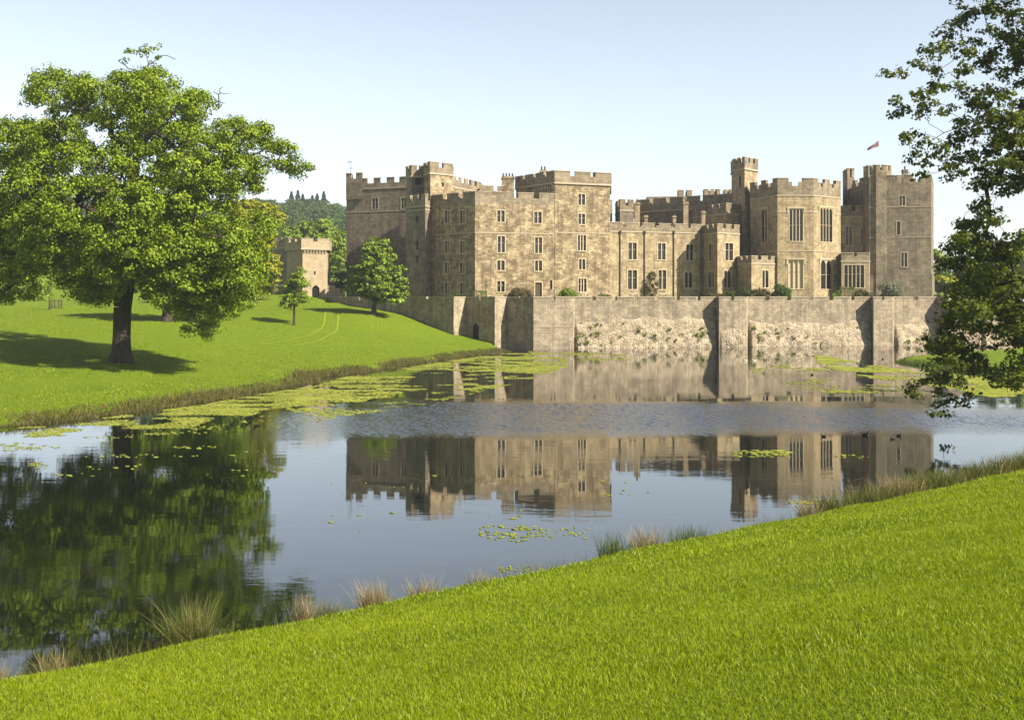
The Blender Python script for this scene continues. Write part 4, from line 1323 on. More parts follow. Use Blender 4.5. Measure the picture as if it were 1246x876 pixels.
for k in range(4):
    for sg in (-1, 1):
        mb = MB(); mb.box(-0.36 + k * 0.24 - 0.025, -0.36 + k * 0.24 + 0.025, sg * 0.58 - 0.012, sg * 0.58 + 0.012, 0.1, 1.35); mb.build('slat', M['palebark'], gd, (0, 0, 0))
b_t = P3(61, 377, 150)

# ------------------------------------------------------------------ trees behind the right end of the castle
for k, (px, cy, rx, ry, D, leaf, lab) in enumerate([
        (1142, 322, 16, 30, 235, 'green', 'light green tree rising just clear of the east tower edge'),
        (1172, 330, 22, 26, 245, 'darkleaf', 'darker bushy tree second from the east tower'),
        (1204, 318, 22, 32, 265, 'darkleaf', 'tall dark tree behind the overhanging oak boughs, third from the east tower'),
        (1238, 322, 22, 34, 250, 'green', 'pale green tree fourth from the east tower behind the oak'),
        (1150, 345, 18, 14, 215, 'yellowgreen', 'low yellow green tree just behind the wall beside the east tower'),
        (1186, 348, 22, 13, 212, 'green', 'low spreading green tree behind the last bastion of the wall'),
        (1222, 346, 24, 16, 218, 'darkleaf', 'low dark tree behind the far end of the moat wall'),
        (1275, 330, 26, 34, 245, 'green', 'green tree at the extreme end of the row behind the moat wall')]):
    small_tree('woodland_tree', lab, 'tree', px, 362, D, [(px, cy, rx, ry, 20)], leaf, 40 + k, 0.3, 0.6, 0.4, 20, group='trees behind the east end of the castle', tips_n=10)

# ------------------------------------------------------------------ the wood on the far hill
r = np.random.default_rng(61)
cw = []
for _ in range(900):
    D = r.uniform(330, 690); px = r.uniform(-160, 560)
    x = (px - CX) / F * D
    z = float(ground_z(x, D))
    R_ = r.uniform(3.6, 6.0)
    cw.append((x, D, z + 5.5 + R_ * 0.4, R_, R_, R_ * r.uniform(0.8, 1.1)))
Q, T = clump_leaves(cw, r, 0.16, 14, 1.0, 0.5, 0.85, 0.5, 1.3)
o = link('hill_wood', array_mesh('hill_wood', Q.reshape(-1, 3), 4), M['hazeleaf'])
tag(o, 'hazy mixed woodland covering the distant hillside', 'wood', kind='stuff')
for k, (px, yt, lab) in enumerate([(354.7, 233.5, 'dark conifer at the start of the crest row above the gatehouse roof'), (362.5, 232, 'tallest dark conifer of the first pair on the hill crest'), (368.5, 236.5, 'short conifer just after the tallest of the first pair on the crest'),
                              (380, 238, 'small conifer in the gap of the crest row above the domed tree'), (386, 236, 'middle conifer beside the last tall one on the hill crest'), (394, 233.5, 'last tall dark conifer of the crest row, nearest the castle')]):
    D = 600; x = (px - CX) / F * D; z = float(ground_z(x, D)) - 0.3; H_ = hz(yt, D) - z
    base = np.array([x, D, z]); r = np.random.default_rng(70 + k)
    root = empty('conifer', tuple(base), lab, 'tree', 'conifers on the hill crest')
    n = 2600; t = r.uniform(0.05, 1, n) ** 0.8; a = r.uniform(0, 6.283, n)
    Rr = (1 - t) * H_ * 0.36 * (0.7 + 0.3 * np.sin(t * 45 + np.sin(a * 2 + k) * 2)) + 0.2
    rr = Rr * r.uniform(0.3, 1, n) ** 0.5
    C_ = np.stack([np.cos(a) * rr, np.sin(a) * rr, t * H_ - rr * 0.25], 1)
    Nn = unit(np.stack([np.cos(a) * 0.5, np.sin(a) * 0.5, np.ones(n) * 0.8], 1) + r.normal(size=(n, 3)) * 0.4)
    link('crown', array_mesh('crown', leaf_quads(C_, Nn, r.uniform(0.6, 1.3, n), r).reshape(-1, 3), 4), M['conifer'], root, (0, 0, 0))
    mb = MB(); mb.tube((0, 0, 0), (0, 0, H_ * 0.93), 0.35, 0.05, 7); mb.build('trunk', M['bark'], root, (0, 0, 0))

# ------------------------------------------------------------------ the oak that overhangs from the right bank
OD = 55.0
r = np.random.default_rng(8)
za = lambda zx, zy: (1040 + zx / 2.922, zy / 2.922)
zb_ = lambda zx, zy: (1040 + zx / 3.243, 250 + zy / 3.243)
up_list = [(130, 268, 30), (175, 258, 26), (215, 235, 30), (250, 195, 34), (300, 180, 34), (350, 165, 36), (400, 190, 36), (330, 120, 30), (365, 85, 32), (300, 112, 20), (410, 55, 36), (360, 20, 26), (460, 40, 40),
           (520, 30, 44), (580, 60, 46), (480, 110, 36), (550, 130, 44), (600, 160, 46), (440, 150, 32), (500, 190, 42), (570, 220, 46), (450, 230, 40), (380, 245, 36), (300, 250, 30), (520, 260, 36),
           (140, 360, 28), (175, 395, 30), (150, 405, 20), (230, 340, 34), (270, 365, 32), (290, 305, 30), (340, 310, 34), (400, 325, 34), (240, 400, 28), (310, 400, 26), (360, 380, 24), (460, 320, 30), (600, 300, 36), (540, 330, 26),
           (185, 490, 26), (215, 470, 20), (170, 500, 14), (260, 510, 34), (300, 540, 38), (345, 500, 40), (400, 480, 40), (440, 450, 40), (490, 420, 42), (540, 430, 44), (600, 420, 46), (230, 550, 26), (225, 620, 22), (260, 580, 26),
           (350, 580, 36), (400, 560, 42), (460, 530, 46), (520, 500, 46), (580, 500, 50), (330, 620, 22), (380, 610, 24), (430, 600, 30), (500, 570, 40), (560, 560, 44), (610, 570, 44), (200, 565, 14),
           (440, 660, 30), (480, 640, 30), (530, 640, 30), (450, 720, 26), (430, 740, 20), (400, 790, 26), (440, 790, 26), (385, 800, 18), (480, 770, 22), (520, 690, 22), (590, 640, 26), (470, 840, 24), (420, 840, 22)]
lo_list = [(500, 30, 26), (540, 60, 20), (420, 70, 14), (400, 180, 44), (370, 160, 28), (450, 140, 44), (500, 120, 40), (360, 230, 30), (420, 240, 52), (480, 200, 52), (540, 180, 48), (600, 190, 40), (460, 290, 52), (520, 260, 54), (580, 270, 50), (640, 280, 50), (500, 340, 50),
           (560, 350, 54), (620, 360, 54), (430, 420, 34), (480, 400, 40), (540, 420, 48), (600, 430, 50), (650, 440, 44), (390, 470, 36), (360, 500, 32), (440, 480, 44), (500, 490, 46), (560, 500, 40), (290, 520, 18), (300, 560, 24), (340, 560, 38),
           (400, 550, 44), (460, 560, 40), (350, 610, 40), (400, 620, 44), (450, 630, 38), (300, 640, 28), (260, 700, 28), (215, 725, 20), (300, 690, 30), (350, 680, 34), (400, 690, 34), (440, 690, 26), (230, 745, 16), (320, 730, 24), (340, 780, 26), (350, 815, 18), (400, 760, 26), (430, 770, 28), (460, 745, 20), (320, 820, 10),
           (500, 640, 20), (560, 640, 20), (600, 600, 26), (640, 590, 34), (660, 640, 34), (620, 540, 24), (660, 520, 34), (650, 690, 20), (560, 560, 14), (480, 600, 18)]
ocl = []
for lst, fn, sc in ((up_list, za, 2.922), (lo_list, zb_, 3.243)):
    for (zx, zy, rad) in lst:
        px, py = fn(zx, zy)
        D = OD + r.normal() * 2.0
        c = P3(px, py, D); s = D / F / sc * rad
        ocl.append((*c, s, s * 1.2, s * 0.6))
for _ in range(64):
    px, py = r.uniform(1120, 1262), r.uniform(285, 480)
    if px < (1172 if py < 372 else 1150 if py < 400 else 1140) or (px > 1190 and 420 < py < 450): continue
    s = r.uniform(0.5, 1.0); ocl.append((*P3(px, py, OD + r.normal() * 2.5), s, s, s * 0.6))
for _ in range(16):
    px, py = r.uniform(1150, 1262), r.uniform(-20, 215)
    if px < 1225 - py * 0.4: continue
    s = r.uniform(0.5, 1.0); ocl.append((*P3(px, py, OD + r.normal() * 2.5), s, s, s * 0.55))
for zx, zy, q_ in ((1214, 212, 0.8), (1232, 226, 0.9), (1196, 224, 0.6), (1210, 262, 0.55), (1180, 276, 0.6), (1238, 292, 0.8), (1222, 310, 0.8), (1196, 300, 0.7), (1172, 296, 0.6)):
    ocl.append((*P3(zx, zy, OD + r.normal()), q_, q_, q_ * 0.55))
# the rest of the crown, beyond the picture's edge
for _ in range(90):
    px, py = r.uniform(1250, 1640), r.uniform(-330, 400)
    if ((px - 1440) / 260) ** 2 + ((py - 30) / 380) ** 2 > 1: continue
    D = OD + 1.5 + r.normal() * 5; s = r.uniform(0.8, 1.6)
    ocl.append((*P3(px, py, D), s, s, s * 0.6))
for _ in range(40):
    px, py = r.uniform(1110, 1300), r.uniform(-260, -10)
    if (px - 1110) / 190 + (py + 260) / 260 < 0.75: continue
    s = r.uniform(0.6, 1.2); ocl.append((*P3(px, py, OD + r.normal() * 3), s, s, s * 0.6))
ob = np.array([35.5, 56.5, float(ground_z(35.5, 56.5)) - 0.1])
otr = [ob, ob + np.array([-0.3, 0, 2.5]), ob + np.array([-1.2, -0.2, 5.2]), ob + np.array([-2.2, -0.4, 9]), ob + np.array([-3.0, -0.5, 14]), ob + np.array([-3.4, -0.5, 20])]
tree('oak_tree', 'overhanging oak with dark leafy boughs reaching out from the bank over the lake', 'tree', ob, otr, ocl, 'oak', 108, trunk_r=0.75, tuft_d=2.0, per=24, size=0.21, tips_n=420, step=0.6, fork=0.12, shell=0.3, flat=0.6, up=0.35, spreadr=0.42, tip_r=0.012, power=1.02, barkm='oakbark')

# ------------------------------------------------------------------ shrubs on the terrace
def shrub(name, label, px0, px1, ytop, D, leaf, seed, box=False, size=0.15):
    r = np.random.default_rng(seed)
    w = (px1 - px0) / F * D; h_ = hz(ytop, D) - 5.95
    b = P3((px0 + px1) / 2, 361, D); b[2] = 5.95
    root = empty(name, tuple(b), label, 'hedge' if box else 'shrub')
    if box:
        n = int(900 * w)
        p = r.uniform(-1, 1, (n, 3)); ax = r.integers(0, 3, n); p[np.arange(n), ax] = np.sign(p[np.arange(n), ax])
        p *= 1 + r.normal(size=(n, 1)) * 0.03
        p = p * np.array([w / 2, 0.6, h_ / 2]) + np.array([0, 0, h_ / 2])
        Q = leaf_quads(p, unit(r.normal(size=(n, 3)) + np.array([0, 0, 0.3])), r.uniform(0.1, 0.2, n), r)
    else:
        cl = []
        for _ in range(max(8, int(w * 5))):
            x = r.uniform(-0.36, 0.36) * w; q = r.uniform(0.2, 0.32) * min(w, h_ * 1.4)
            zz = r.uniform(0.2, 1.0) * (h_ - q) * (1 - (abs(x) / (w * 0.5)) ** 2 * 0.6)
            cl.append((x, r.uniform(-0.4, 0.4) * min(w, 1.6), max(zz, q * 0.5), q, q, q))
        Q, T = clump_leaves(cl, r, 4.5, 22, size, 0.75, 0.6, 0.5, 0.26)
    link('foliage', array_mesh('foliage', Q.reshape(-1, 3), 4), M[leaf], root, (0, 0, 0))
    mb = MB()
    for k in range(4): mb.tube((0.1 * (k - 1.5), 0, -0.05), (w * 0.13 * (k - 1.5), 0.1, h_ * 0.75), 0.04, 0.015, 5)
    mb.build('stem', M['bark'], root, (0, 0, 0))
    return root


shrub('box_hedge', 'low clipped box hedge at the shaded corner of the keep', 576, 592, 354.5, 156, 'boxleaf', 1, True)
shrub('shrub', 'sprawling olive brown shrub between the keep corner hedge and the oak door', 617, 648, 348, 158, 'olive', 2)
shrub('shrub', 'leafy green shrub beside the narrow slit by the keep door', 680, 703, 348, 160, 'green', 3)
shrub('shrub', 'low yellow green shrub under the joint of keep and long range', 721, 744, 356.5, 162, 'boxleaf', 4)
shrub('climbing_shrub', 'tall brown climbing shrub against the range between two lower windows', 787.5, 801.5, 327, 170.6, 'olive', 5)
shrub('shrub', 'low dark olive shrub under the canted bay', 861, 880, 352.5, 166, 'olive', 6)
shrub('shrub', 'low dark green shrub next to the olive one under the bay', 879, 897, 351, 167, 'darkleaf', 7)
shrub('shrub', 'upright dark green shrub against the shaded side of the porch', 900.5, 913.5, 345.5, 166, 'darkleaf', 8)
shrub('shrub', 'broad olive shrub in front of the sunlit porch', 914.5, 938, 349, 165.5, 'olive', 9)
shrub('shrub', 'big rounded dark green bush at the foot of the canted great tower', 937.5, 961, 342.5, 166, 'darkleaf', 10)
shrub('shrub', 'small green bush between great tower corner and clipped box', 1010, 1023.5, 350.5, 168, 'green', 11)
shrub('box_hedge', 'pale clipped box cube before the many lighted window bay', 1022.5, 1038, 350, 168.5, 'boxleaf', 12, True)
shrub('shrub', 'brownish shrub between clipped box cube and east tower', 1038.5, 1061, 351.5, 169, 'olive', 13)
shrub('shrub', 'large silvery grey shrub against the foot of the east tower', 1068.5, 1095, 341.5, 170, 'greyleaf', 14)
shrub('shrub', 'low pale green shrub past the corner of the east tower', 1134, 1150, 356, 176, 'boxleaf', 15)
shrub('shrub', 'small dark shrub in the shade below the stair tower', 546, 561, 355.5, 159, 'darkleaf', 16)

# stone benches under windows
for px, D, lab in ((711, 161.5, 'pale stone bench under the lowest window of the keep tower'), (771, 166, 'pale stone bench under the first lower window of the long range'), (806.5, 168, 'pale stone bench beside the brown climbing shrub')):
    q = pt(px, D); b = empty('stone_bench', (q[0], q[1], 6.0), lab, 'bench', 'stone benches on the terrace')
    mb = MB(); mb.hexa([(-0.75, -0.3, 1.35), (0.75, -0.3, 1.35), (0.75, 0.3, 1.35), (-0.75, 0.3, 1.35)], [(-0.62, -0.22, 1.55), (0.62, -0.22, 1.55), (0.62, 0.22, 1.55), (-0.62, 0.22, 1.55)]); mb.build('seat', M['coping'], b, (0, 0, 0))
    for sg in (-0.5, 0.5):
        mb = MB(); mb.box(sg - 0.12, sg + 0.12, -0.22, 0.22, 0, 1.36); mb.build('leg', M['coping'], b, (0, 0, 0))

# plants rooted in the rubble
r = np.random.default_rng(90)
cl = [(*p, *(np.array([1, 0.6, 0.75]) * r.uniform(0.15, 0.5))) for p in wall_plant_pts]
Q, T = clump_leaves(cl, r, 6.0, 9, 0.16, 0.7, 0.4, 0.5, 0.16)
tag(link('wall_plants', array_mesh('wall_plants', Q.reshape(-1, 3), 4), M['green']), 'green weeds rooted in the rubble foot of the moat wall', 'weeds', kind='stuff')

# ------------------------------------------------------------------ grass, rushes, weed
r = np.random.default_rng(200)
Vs, Fs = [], []; off = 0
bands = [(4.5, 9, 3600, 0.043, 0.0055, 2), (9, 14, 2300, 0.048, 0.0075, 2), (14, 22, 950, 0.056, 0.012, 1), (22, 36, 360, 0.066, 0.022, 1), (36, 62, 110, 0.085, 0.04, 1)]
for (d0, d1, dens, h0, w0, seg) in bands:
    xm = d1 * 0.52 + 3.5
    n = int(dens * (d1 - d0) * 2 * xm)
    x = r.uniform(-xm, xm, n); y = r.uniform(d0, d1, n)
    keep = (np.abs(x) < 0.50 * y + 3.2) & (near_plane(x, y) > 0.3)
    x, y = x[keep], y[keep]
    keep = ~in_poly(x, y, lake)
    x, y = x[keep], y[keep]
    z = ground_z(x, y)
    # clumpy sward
    cn = vnoise(np.stack([x * 2.2, y * 2.2, x * 0], 1), 3); cn2 = vnoise(np.stack([x * 0.5, y * 0.5, x * 0 + 4], 1), 4)
    h_ = h0 * r.uniform(0.55, 1.25, len(x)) * (0.65 + 0.5 * cn + 0.3 * cn2)
    V, Fa = blades(np.stack([x, y, z - 0.005], 1), h_, w0 * r.uniform(0.7, 1.3, len(x)), r.uniform(0.15, 0.95, len(x)), r, seg)
    Vs.append(V); Fs.append(Fa + off); off += len(V)
me = index_mesh('grass', np.concatenate(Vs), np.concatenate(Fs))
tag(link('grass', me, M['blade']), 'short bright green grass on the near bank', 'grass', kind='stuff')


n = 170000
x = r.uniform(-75, 4, n); y = 58 * (165 / 58) ** r.uniform(0, 1, n)
k = (np.abs(x) < 0.50 * y + 2) & ~in_poly(x, y, lake) & ~in_poly(x, y, terrace) & (x < -0.0)
x, y = x[k], y[k]
cn = vnoise(np.stack([x * 0.45, y * 0.45, x * 0], 1), 13)
V, Fa = blades(np.stack([x, y, ground_z(x, y) - 0.01], 1), 0.13 * r.uniform(0.3, 1.2, len(x)) * (0.3 + 1.2 * cn), 0.05 * r.uniform(0.7, 1.6, len(x)), r.uniform(0.3, 1.3, len(x)), r, 1)
tag(link('grass', index_mesh('grass', V, Fa), M['blade']), 'short grass of the sunlit lawn across the water', 'grass', kind='stuff')


def rush_tuft(label, px, py, hgt, rad, n, leaf, seed, lean=0.5, w=0.016, D=None, group=None):
    r = np.random.default_rng(seed)
    t = (px - CX) / F                       # where this column meets the water's edge
    for a, b_ in zip(near_shore[1:7], near_shore[2:8]):
        s_ = (t * a[1] - a[0]) / ((b_[0] - a[0]) - t * (b_[1] - a[1]))
        if -0.001 <= s_ <= 1.001:
            D = a[1] + (b_[1] - a[1]) * s_; break
    D = (D or 9310 / (py - HY)) + 0.15
    q = pt(px, D)
    hgt *= 1.22; w *= 1.25; n = int(n * 1.7)
    z = max(float(ground_z(q[0], q[1])), -0.1)
    root = empty('rush_tuft', (q[0], q[1], z), label, 'rush tuft', group)
    for leafm, m_, hk in ((leaf, n, 1.0), ('greenrush', n // 2, 0.8)):
        a = r.uniform(0, 6.283, m_); rr = rad * r.uniform(0, 1, m_) ** 0.6
        p = np.stack([np.cos(a) * rr, np.sin(a) * rr * 0.7, np.full(m_, -0.08)], 1)
        V, Fa = blades(p, hgt * hk * r.uniform(0.45, 1.12, m_), np.full(m_, w), lean * r.uniform(0.2, 1.3, m_), r, 3)
        link('dry_blades' if hk == 1.0 else 'green_blades', index_mesh('blades', V, Fa), M[leafm], root, (0, 0, 0))
    return root


for a in [('largest tawny rush tuft arching over the dark tree reflection', 232, 787, 1.0, 0.40, 260, 'rush', 301, 0.6, 0.013),
          ('pale dry rush tuft in the near corner of the lake', 66, 815, 0.62, 0.26, 130, 'tawny', 302, 0.4, 0.010),
          ('sparse rush tuft at the extreme near end of the bank', 2, 828, 0.6, 0.25, 120, 'tawny', 303, 0.4, 0.010),
          ('straw coloured rush tuft where the tree reflection ends', 370, 752, 0.72, 0.22, 150, 'tawny', 304, 0.3, 0.011),
          ('low mixed rush tuft between the straw tuft and the reddish one', 400, 748, 0.55, 0.42, 200, 'rush', 305, 0.4, 0.012),
          ('reddish dry rush tuft against plain sky reflection', 455, 735, 0.72, 0.36, 240, 'tawny', 306, 0.5, 0.012),
          ('thin pale rush tuft following the reddish one', 515, 721, 0.62, 0.36, 150, 'tawny', 307, 0.5, 0.012),
          ('short whitish rush tuft halfway along the bank', 588, 708, 0.5, 0.36, 130, 'tawny', 308, 0.4, 0.012),
          ('dark green rush tuft at the middle of the bank', 748, 680, 0.8, 0.42, 200, 'greenrush', 309, 0.5, 0.014),
          ('brown topped rush tuft touching the dark green one', 790, 672, 0.8, 0.55, 200, 'tawny', 310, 0.45, 0.013),
          ('dark low rush tuft beyond the brown topped one', 838, 664, 0.62, 0.6, 200, 'greenrush', 311, 0.45, 0.014),
          ('small straw tuft below the turret reflection', 985, 633, 0.75, 0.35, 150, 'tawny', 312, 0.5, 0.016),
          ('thick green rush tuft after the small straw one', 1018, 622, 0.8, 0.7, 260, 'rush', 313, 0.45, 0.02),
          ('tall green brown rush tuft by the east tower reflection', 1058, 612, 0.85, 0.8, 300, 'rush', 314, 0.45, 0.022),
          ('blond rush tuft in the middle of the thick reed row', 1094, 602, 0.9, 0.75, 300, 'tawny', 315, 0.5, 0.022),
          ('wide green rush tuft below the hanging oak tip', 1132, 593, 0.9, 0.9, 320, 'greenrush', 316, 0.45, 0.024)]:
    rush_tuft(*a)

# reed fringes that nobody could count
r = np.random.default_rng(400)


def along(poly, n, r):
    poly = np.array(poly); sg = np.linalg.norm(np.diff(poly, axis=0), axis=1); cs = np.concatenate([[0], np.cumsum(sg)])
    t = r.uniform(0, cs[-1], n); k = np.clip(np.searchsorted(cs, t) - 1, 0, len(sg) - 1)
    return poly[k] + (poly[k + 1] - poly[k]) * ((t - cs[k]) / sg[k])[:, None], t


p, t = along(left_shore[1:12], 26000, r)
p = p + r.normal(size=p.shape) * np.array([0.55, 0.45])
g = vnoise(np.stack([t * 0.22, t * 0, t * 0], 1), 8) * 0.6 + vnoise(np.stack([t * 0.9, t * 0, t * 0], 1), 9) * 0.6
k = g > 0.38
p, g = p[k], g[k]
h_ = r.uniform(0.3, 1.0, len(p)) * (0.10 + 0.56 * g)
V, Fa = blades(np.stack([p[:, 0], p[:, 1], np.maximum(ground_z(p[:, 0], p[:, 1]), -0.1) - 0.03], 1), h_, np.full(len(p), 0.05), r.uniform(0.1, 0.9, len(p)), r, 2)
tag(link('reed_fringe', index_mesh('reed_fringe', V, Fa), M['reed']), 'brown and green reeds fringing the far lawn edge', 'reeds', kind='stuff')
p, t = along([(-14, 15.1), (-8.83, 19.3), (14.5, 38.1), (23.2, 46.6), (31, 55.6)], 16000, r)
p = p + r.normal(size=p.shape) * 0.22
s_ = t
g = vnoise(np.stack([t * 0.5, t * 0, t * 0], 1), 18)
far = smooth(31, 36, t)
k = r.uniform(0, 1, len(p)) < np.maximum(far, 0.16 + 0.45 * smooth(0.5, 0.75, g))
p, g, far = p[k], g[k], far[k]
h_ = r.uniform(0.3, 1.0, len(p)) * (0.55 + 0.40 * far + 0.15 * g)
V, Fa = blades(np.stack([p[:, 0], p[:, 1], np.maximum(ground_z(p[:, 0], p[:, 1]), -0.1) - 0.03], 1), h_, 0.008 + 0.02 * far, r.uniform(0.1, 0.7, len(p)), r, 2)
tag(link('reed_fringe', index_mesh('reed_fringe', V, Fa), M['rush']), 'thin mixed reeds between the rush tufts of the near bank', 'reeds', kind='stuff')
p, t = along([(38, 67), (41.5, 85), (42.4, 104), (41.2, 116.5), (44, 121), (52, 126)], 6000, r)
p = p + r.normal(size=p.shape) * 0.3
V, Fa = blades(np.stack([p[:, 0], p[:, 1], np.maximum(ground_z(p[:, 0], p[:, 1]), -0.1) - 0.03], 1), r.uniform(0.15, 0.5, len(p)), np.full(len(p), 0.05), r.uniform(0.1, 0.7, len(p)), r, 2)
tag(link('reed_fringe', index_mesh('reed_fringe', V, Fa), M['greenrush']), 'short green reeds round the flat grassy point beside the oak', 'reeds', kind='stuff')


# floating weed
def pads(regions, seed):
    """regions: (px0, px1, py0, py1, count, size, threshold)"""
    r = np.random.default_rng(seed)
    V, Fc = [], []
    for poly, cnt, sz, thr in regions:
        poly = np.array([pt(px, 9310 / (py - HY)) for px, py in poly])
        x = r.uniform(poly[:, 0].min(), poly[:, 0].max(), cnt); y = r.uniform(poly[:, 1].min(), poly[:, 1].max(), cnt)
        k = in_poly(x, y, poly) & in_poly(x, y, lake); x, y = x[k], y[k]
        nn_ = vnoise(np.stack([x * 0.16, y * 0.2, x * 0], 1), seed) * 0.5 + vnoise(np.stack([x * 0.55, y * 0.75, x * 0], 1), seed + 1) * 0.5
        k = nn_ > thr; x, y, nn_ = x[k], y[k], nn_[k]
        m_ = 9
        for cx, cy, g in zip(x, y, nn_):
            R_ = 0.62 * sz * r.uniform(0.2, 1.0) * (0.5 + 2.2 * (g - thr)); el = r.uniform(0.9, 2.2)
            a0 = r.uniform(0, 6.28)
            rr = R_ * r.uniform(0.6, 1.15, m_); an = a0 + np.arange(m_) * 2 * math.pi / m_
            z = r.uniform(0.010, 0.028)
            ring_ = [(cx + math.cos(q) * s * el, cy + math.sin(q) * s, z) for q, s in zip(an, rr)]
            low = [(cx + (p_[0] - cx) * 1.02, cy + (p_[1] - cy) * 1.02, -0.02) for p_ in ring_]
            i = len(V); V += ring_ + low
            Fc.append(tuple(range(i, i + m_)))
            for q in range(m_): Fc.append((i + m_ + q, i + m_ + (q + 1) % m_, i + (q + 1) % m_, i + q))
    return V, Fc


V, Fc = pads([([(0, 523), (100, 512), (250, 492), (300, 482), (380, 470), (380, 492), (330, 500), (220, 522), (120, 528), (0, 534)], 22000, 0.2, 0.475),
              ([(380, 470), (420, 459), (500, 446), (560, 437), (612, 430), (690, 430), (690, 446), (640, 463), (580, 478), (500, 496), (400, 508), (340, 502)], 34000, 0.28, 0.455),
              ([(640, 426), (700, 428), (800, 434), (760, 438), (660, 440)], 3600, 0.25, 0.47),
              ([(250, 492), (420, 505), (300, 540), (60, 570), (0, 560), (0, 534)], 3600, 0.2, 0.6),
              ([(0, 555), (120, 560), (330, 545), (330, 590), (100, 620), (0, 610)], 500, 0.22, 0.62),
              ([(990, 432), (1040, 440), (1110, 452), (1246, 462), (1246, 490), (1140, 470), (1060, 460), (1000, 446)], 8000, 0.5, 0.40),
              ([(880, 436), (990, 446), (1060, 462), (1130, 480), (1000, 478), (930, 460)], 2200, 0.32, 0.55),
              ([(1170, 460), (1246, 470), (1246, 488), (1180, 480)], 1800, 0.5, 0.42)], 500)
me = bpy.data.meshes.new('floating_weed'); me.from_pydata(V, [], Fc); me.update()
tag(link('floating_weed', me, M['weed']), 'yellow green weed mats floating along the far lawn and below the wall', 'pond weed', kind='stuff')
V, Fc = pads([([(545, 643), (600, 638), (720, 642), (720, 658), (560, 660)], 150, 0.12, 0.48), ([(600, 684), (660, 682), (660, 694), (605, 696)], 90, 0.10, 0.42),
              ([(890, 548), (960, 548), (960, 556), (890, 556)], 130, 0.16, 0.46), ([(1000, 552), (1130, 556), (1130, 563), (1040, 562)], 170, 0.14, 0.48), ([(960, 608), (1010, 608), (1010, 618), (960, 618)], 60, 0.14, 0.4), ([(880, 620), (960, 622), (930, 640), (860, 640)], 120, 0.2, 0.45),
              ([(960, 660), (780, 668), (860, 645), (940, 640)], 90, 0.14, 0.45), ([(400, 580), (900, 575), (900, 640), (400, 650)], 120, 0.12, 0.6), ([(640, 560), (780, 560), (780, 612), (640, 612)], 60, 0.2, 0.6)], 520)
me = bpy.data.meshes.new('floating_weed'); me.from_pydata(V, [], Fc); me.update()
tag(link('floating_weed', me, M['weed']), 'scattered small weed pads floating in the open water near the bank', 'pond weed', kind='stuff')

# wheel tracks in the far lawn
def track(pts, w):
    P_ = np.array([P3(px, py, D)[:2] for px, py, D in pts])
    t = np.linspace(0, 1, 60); k = np.linspace(0, 1, len(P_))
    xs = np.interp(t, k, P_[:, 0]); ys = np.interp(t, k, P_[:, 1])
    for _ in range(6):
        xs[1:-1] = (xs[:-2] + xs[1:-1] * 2 + xs[2:]) / 4; ys[1:-1] = (ys[:-2] + ys[1:-1] * 2 + ys[2:]) / 4
    d = np.stack([np.gradient(xs), np.gradient(ys)], 1); d = d / np.linalg.norm(d, axis=1)[:, None]; nn = np.stack([-d[:, 1], d[:, 0]], 1)
    A = np.stack([xs, ys], 1) + nn * w / 2; B = np.stack([xs, ys], 1) - nn * w / 2
    V = np.concatenate([np.column_stack([A, ground_z(A[:, 0], A[:, 1]) + 0.03]), np.column_stack([B, ground_z(B[:, 0], B[:, 1]) + 0.03])])
    i = np.arange(59)
    tag(link('wheel_track', index_mesh('wheel_track', V, np.stack([i + 60, i + 61, i + 1, i], 1)), M['track']), kind='structure')


track([(388, 370, 165), (396, 384, 150), (394, 396, 140), (378, 407, 131), (350, 415, 125), (318, 420, 121)], 0.24)
track([(404, 373, 168), (412, 386, 149), (410, 400, 137), (392, 411, 128), (362, 419, 122), (330, 424, 118)], 0.24)


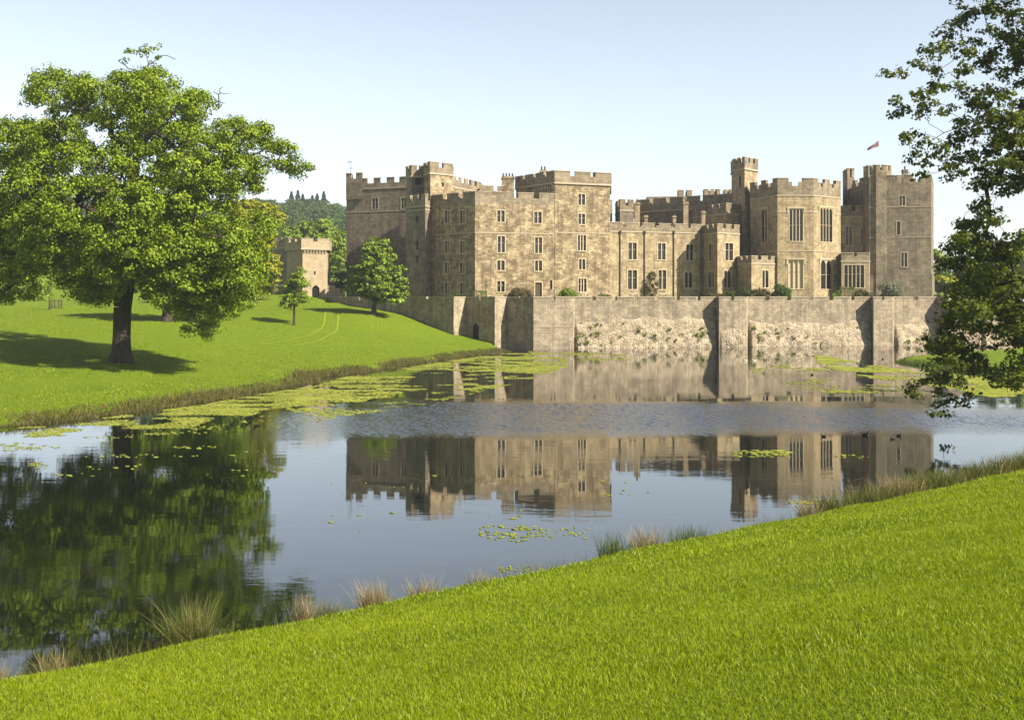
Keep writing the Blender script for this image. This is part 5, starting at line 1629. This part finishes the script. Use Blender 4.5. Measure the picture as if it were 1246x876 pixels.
# ------------------------------------------------------------------ water birds
def bird(name, label, px, py, ang, body, bill, s=1.0, cat='coot'):
    D = 9310 / (py - HY); q = pt(px, D)
    root = empty(name, (q[0], q[1], 0), label, cat)
    root.rotation_euler = (0, 0, ang)
    # one continuous surface grown along tail - back - breast - neck - head
    prof = [(-0.24, 0.10, 0.012), (-0.20, 0.085, 0.035), (-0.12, 0.06, 0.085), (-0.02, 0.045, 0.105), (0.08, 0.05, 0.095), (0.135, 0.085, 0.065), (0.155, 0.13, 0.042), (0.165, 0.17, 0.038), (0.185, 0.20, 0.046), (0.215, 0.205, 0.042), (0.245, 0.195, 0.02)]
    n = 10; V, Fc = [], []
    for k, (x, z, rr) in enumerate(prof):
        a, c = prof[max(k - 1, 0)], prof[min(k + 1, len(prof) - 1)]
        tx, tz = c[0] - a[0], c[1] - a[1]; l_ = math.hypot(tx, tz); ux, uz = -tz / l_, tx / l_
        for i in range(n):
            th = 2 * math.pi * i / n
            V.append(((x + ux * rr * math.sin(th) * 0.9) * s, rr * math.cos(th) * s, (z + uz * rr * math.sin(th) * 0.9) * s))
    for k in range(len(prof) - 1):
        for i in range(n):
            j = (i + 1) % n; Fc.append((k * n + i, k * n + j, (k + 1) * n + j, (k + 1) * n + i))
    me = bpy.data.meshes.new('body'); me.from_pydata(V, [], Fc + [tuple(range(n))[::-1], tuple(range((len(prof) - 1) * n, len(prof) * n))]); me.update()
    me.polygons.foreach_set('use_smooth', np.ones(len(me.polygons), dtype=bool))
    link('body', me, body, root, (0, 0, 0))
    mb = MB(); mb.tube((0.24 * s, 0, 0.195 * s), (0.30 * s, 0, 0.182 * s), 0.018 * s, 0.006 * s, 6); mb.build('beak', bill, root, (0, 0, 0))
    return root


bird('coot', 'black coot swimming below the canted tower reflection', 1002, 531.5, 2.6, M['coot'], M['beak'], 0.62)
bird('coot', 'largest black coot with raised head in the ruffled water', 1052.5, 529.5, 0.25, M['coot'], M['beak'], 0.85)
bird('coot', 'small dark coot swimming closest to the open sky reflection', 1093.5, 530.5, 0.1, M['coot'], M['beak'], 0.6)
bird('coot', 'low dark coot trailing just behind the last one', 1086, 534.5, 3.3, M['coot'], M['beak'], 0.6)
bird('coot', 'tiny dark coot alone below the second bastion reflection', 929.5, 454.5, 0.6, M['coot'], M['beak'], 0.9)
bird('coot', 'dark coot near the weed streak under the wall', 988, 456.5, 2.0, M['coot'], M['beak'], 0.8)
bird('coot', 'dark coot upright beside the tip of the grassy point', 1074, 437.5, 1.3, M['coot'], M['beak'], 1.0)
bird('duck', 'pale duck leading close under the bastion wall', 907, 439.3, 3.1, M['duck'], M['coot'], 0.95, 'duck')
bird('duck', 'pale duck following behind the other one under the wall', 917.5, 439.3, 3.2, M['duck'], M['coot'], 0.95, 'duck')

# ------------------------------------------------------------------ the air
mb = MB()
mb.box(-900, 900, -200, 900, -6, 110)
m = bpy.data.materials.new('thin_haze'); m.use_nodes = True
nt = m.node_tree; nt.nodes.remove(nt.nodes['Principled BSDF'])
pv = nt.nodes.new('ShaderNodeVolumePrincipled')
pv.inputs['Color'].default_value = (0.86, 0.91, 1.0, 1)
pv.inputs['Density'].default_value = 0.00019
nt.links.new(pv.outputs[0], nt.nodes['Material Output'].inputs['Volume'])
tag(mb.build('haze', m, uv=False), kind='stuff')
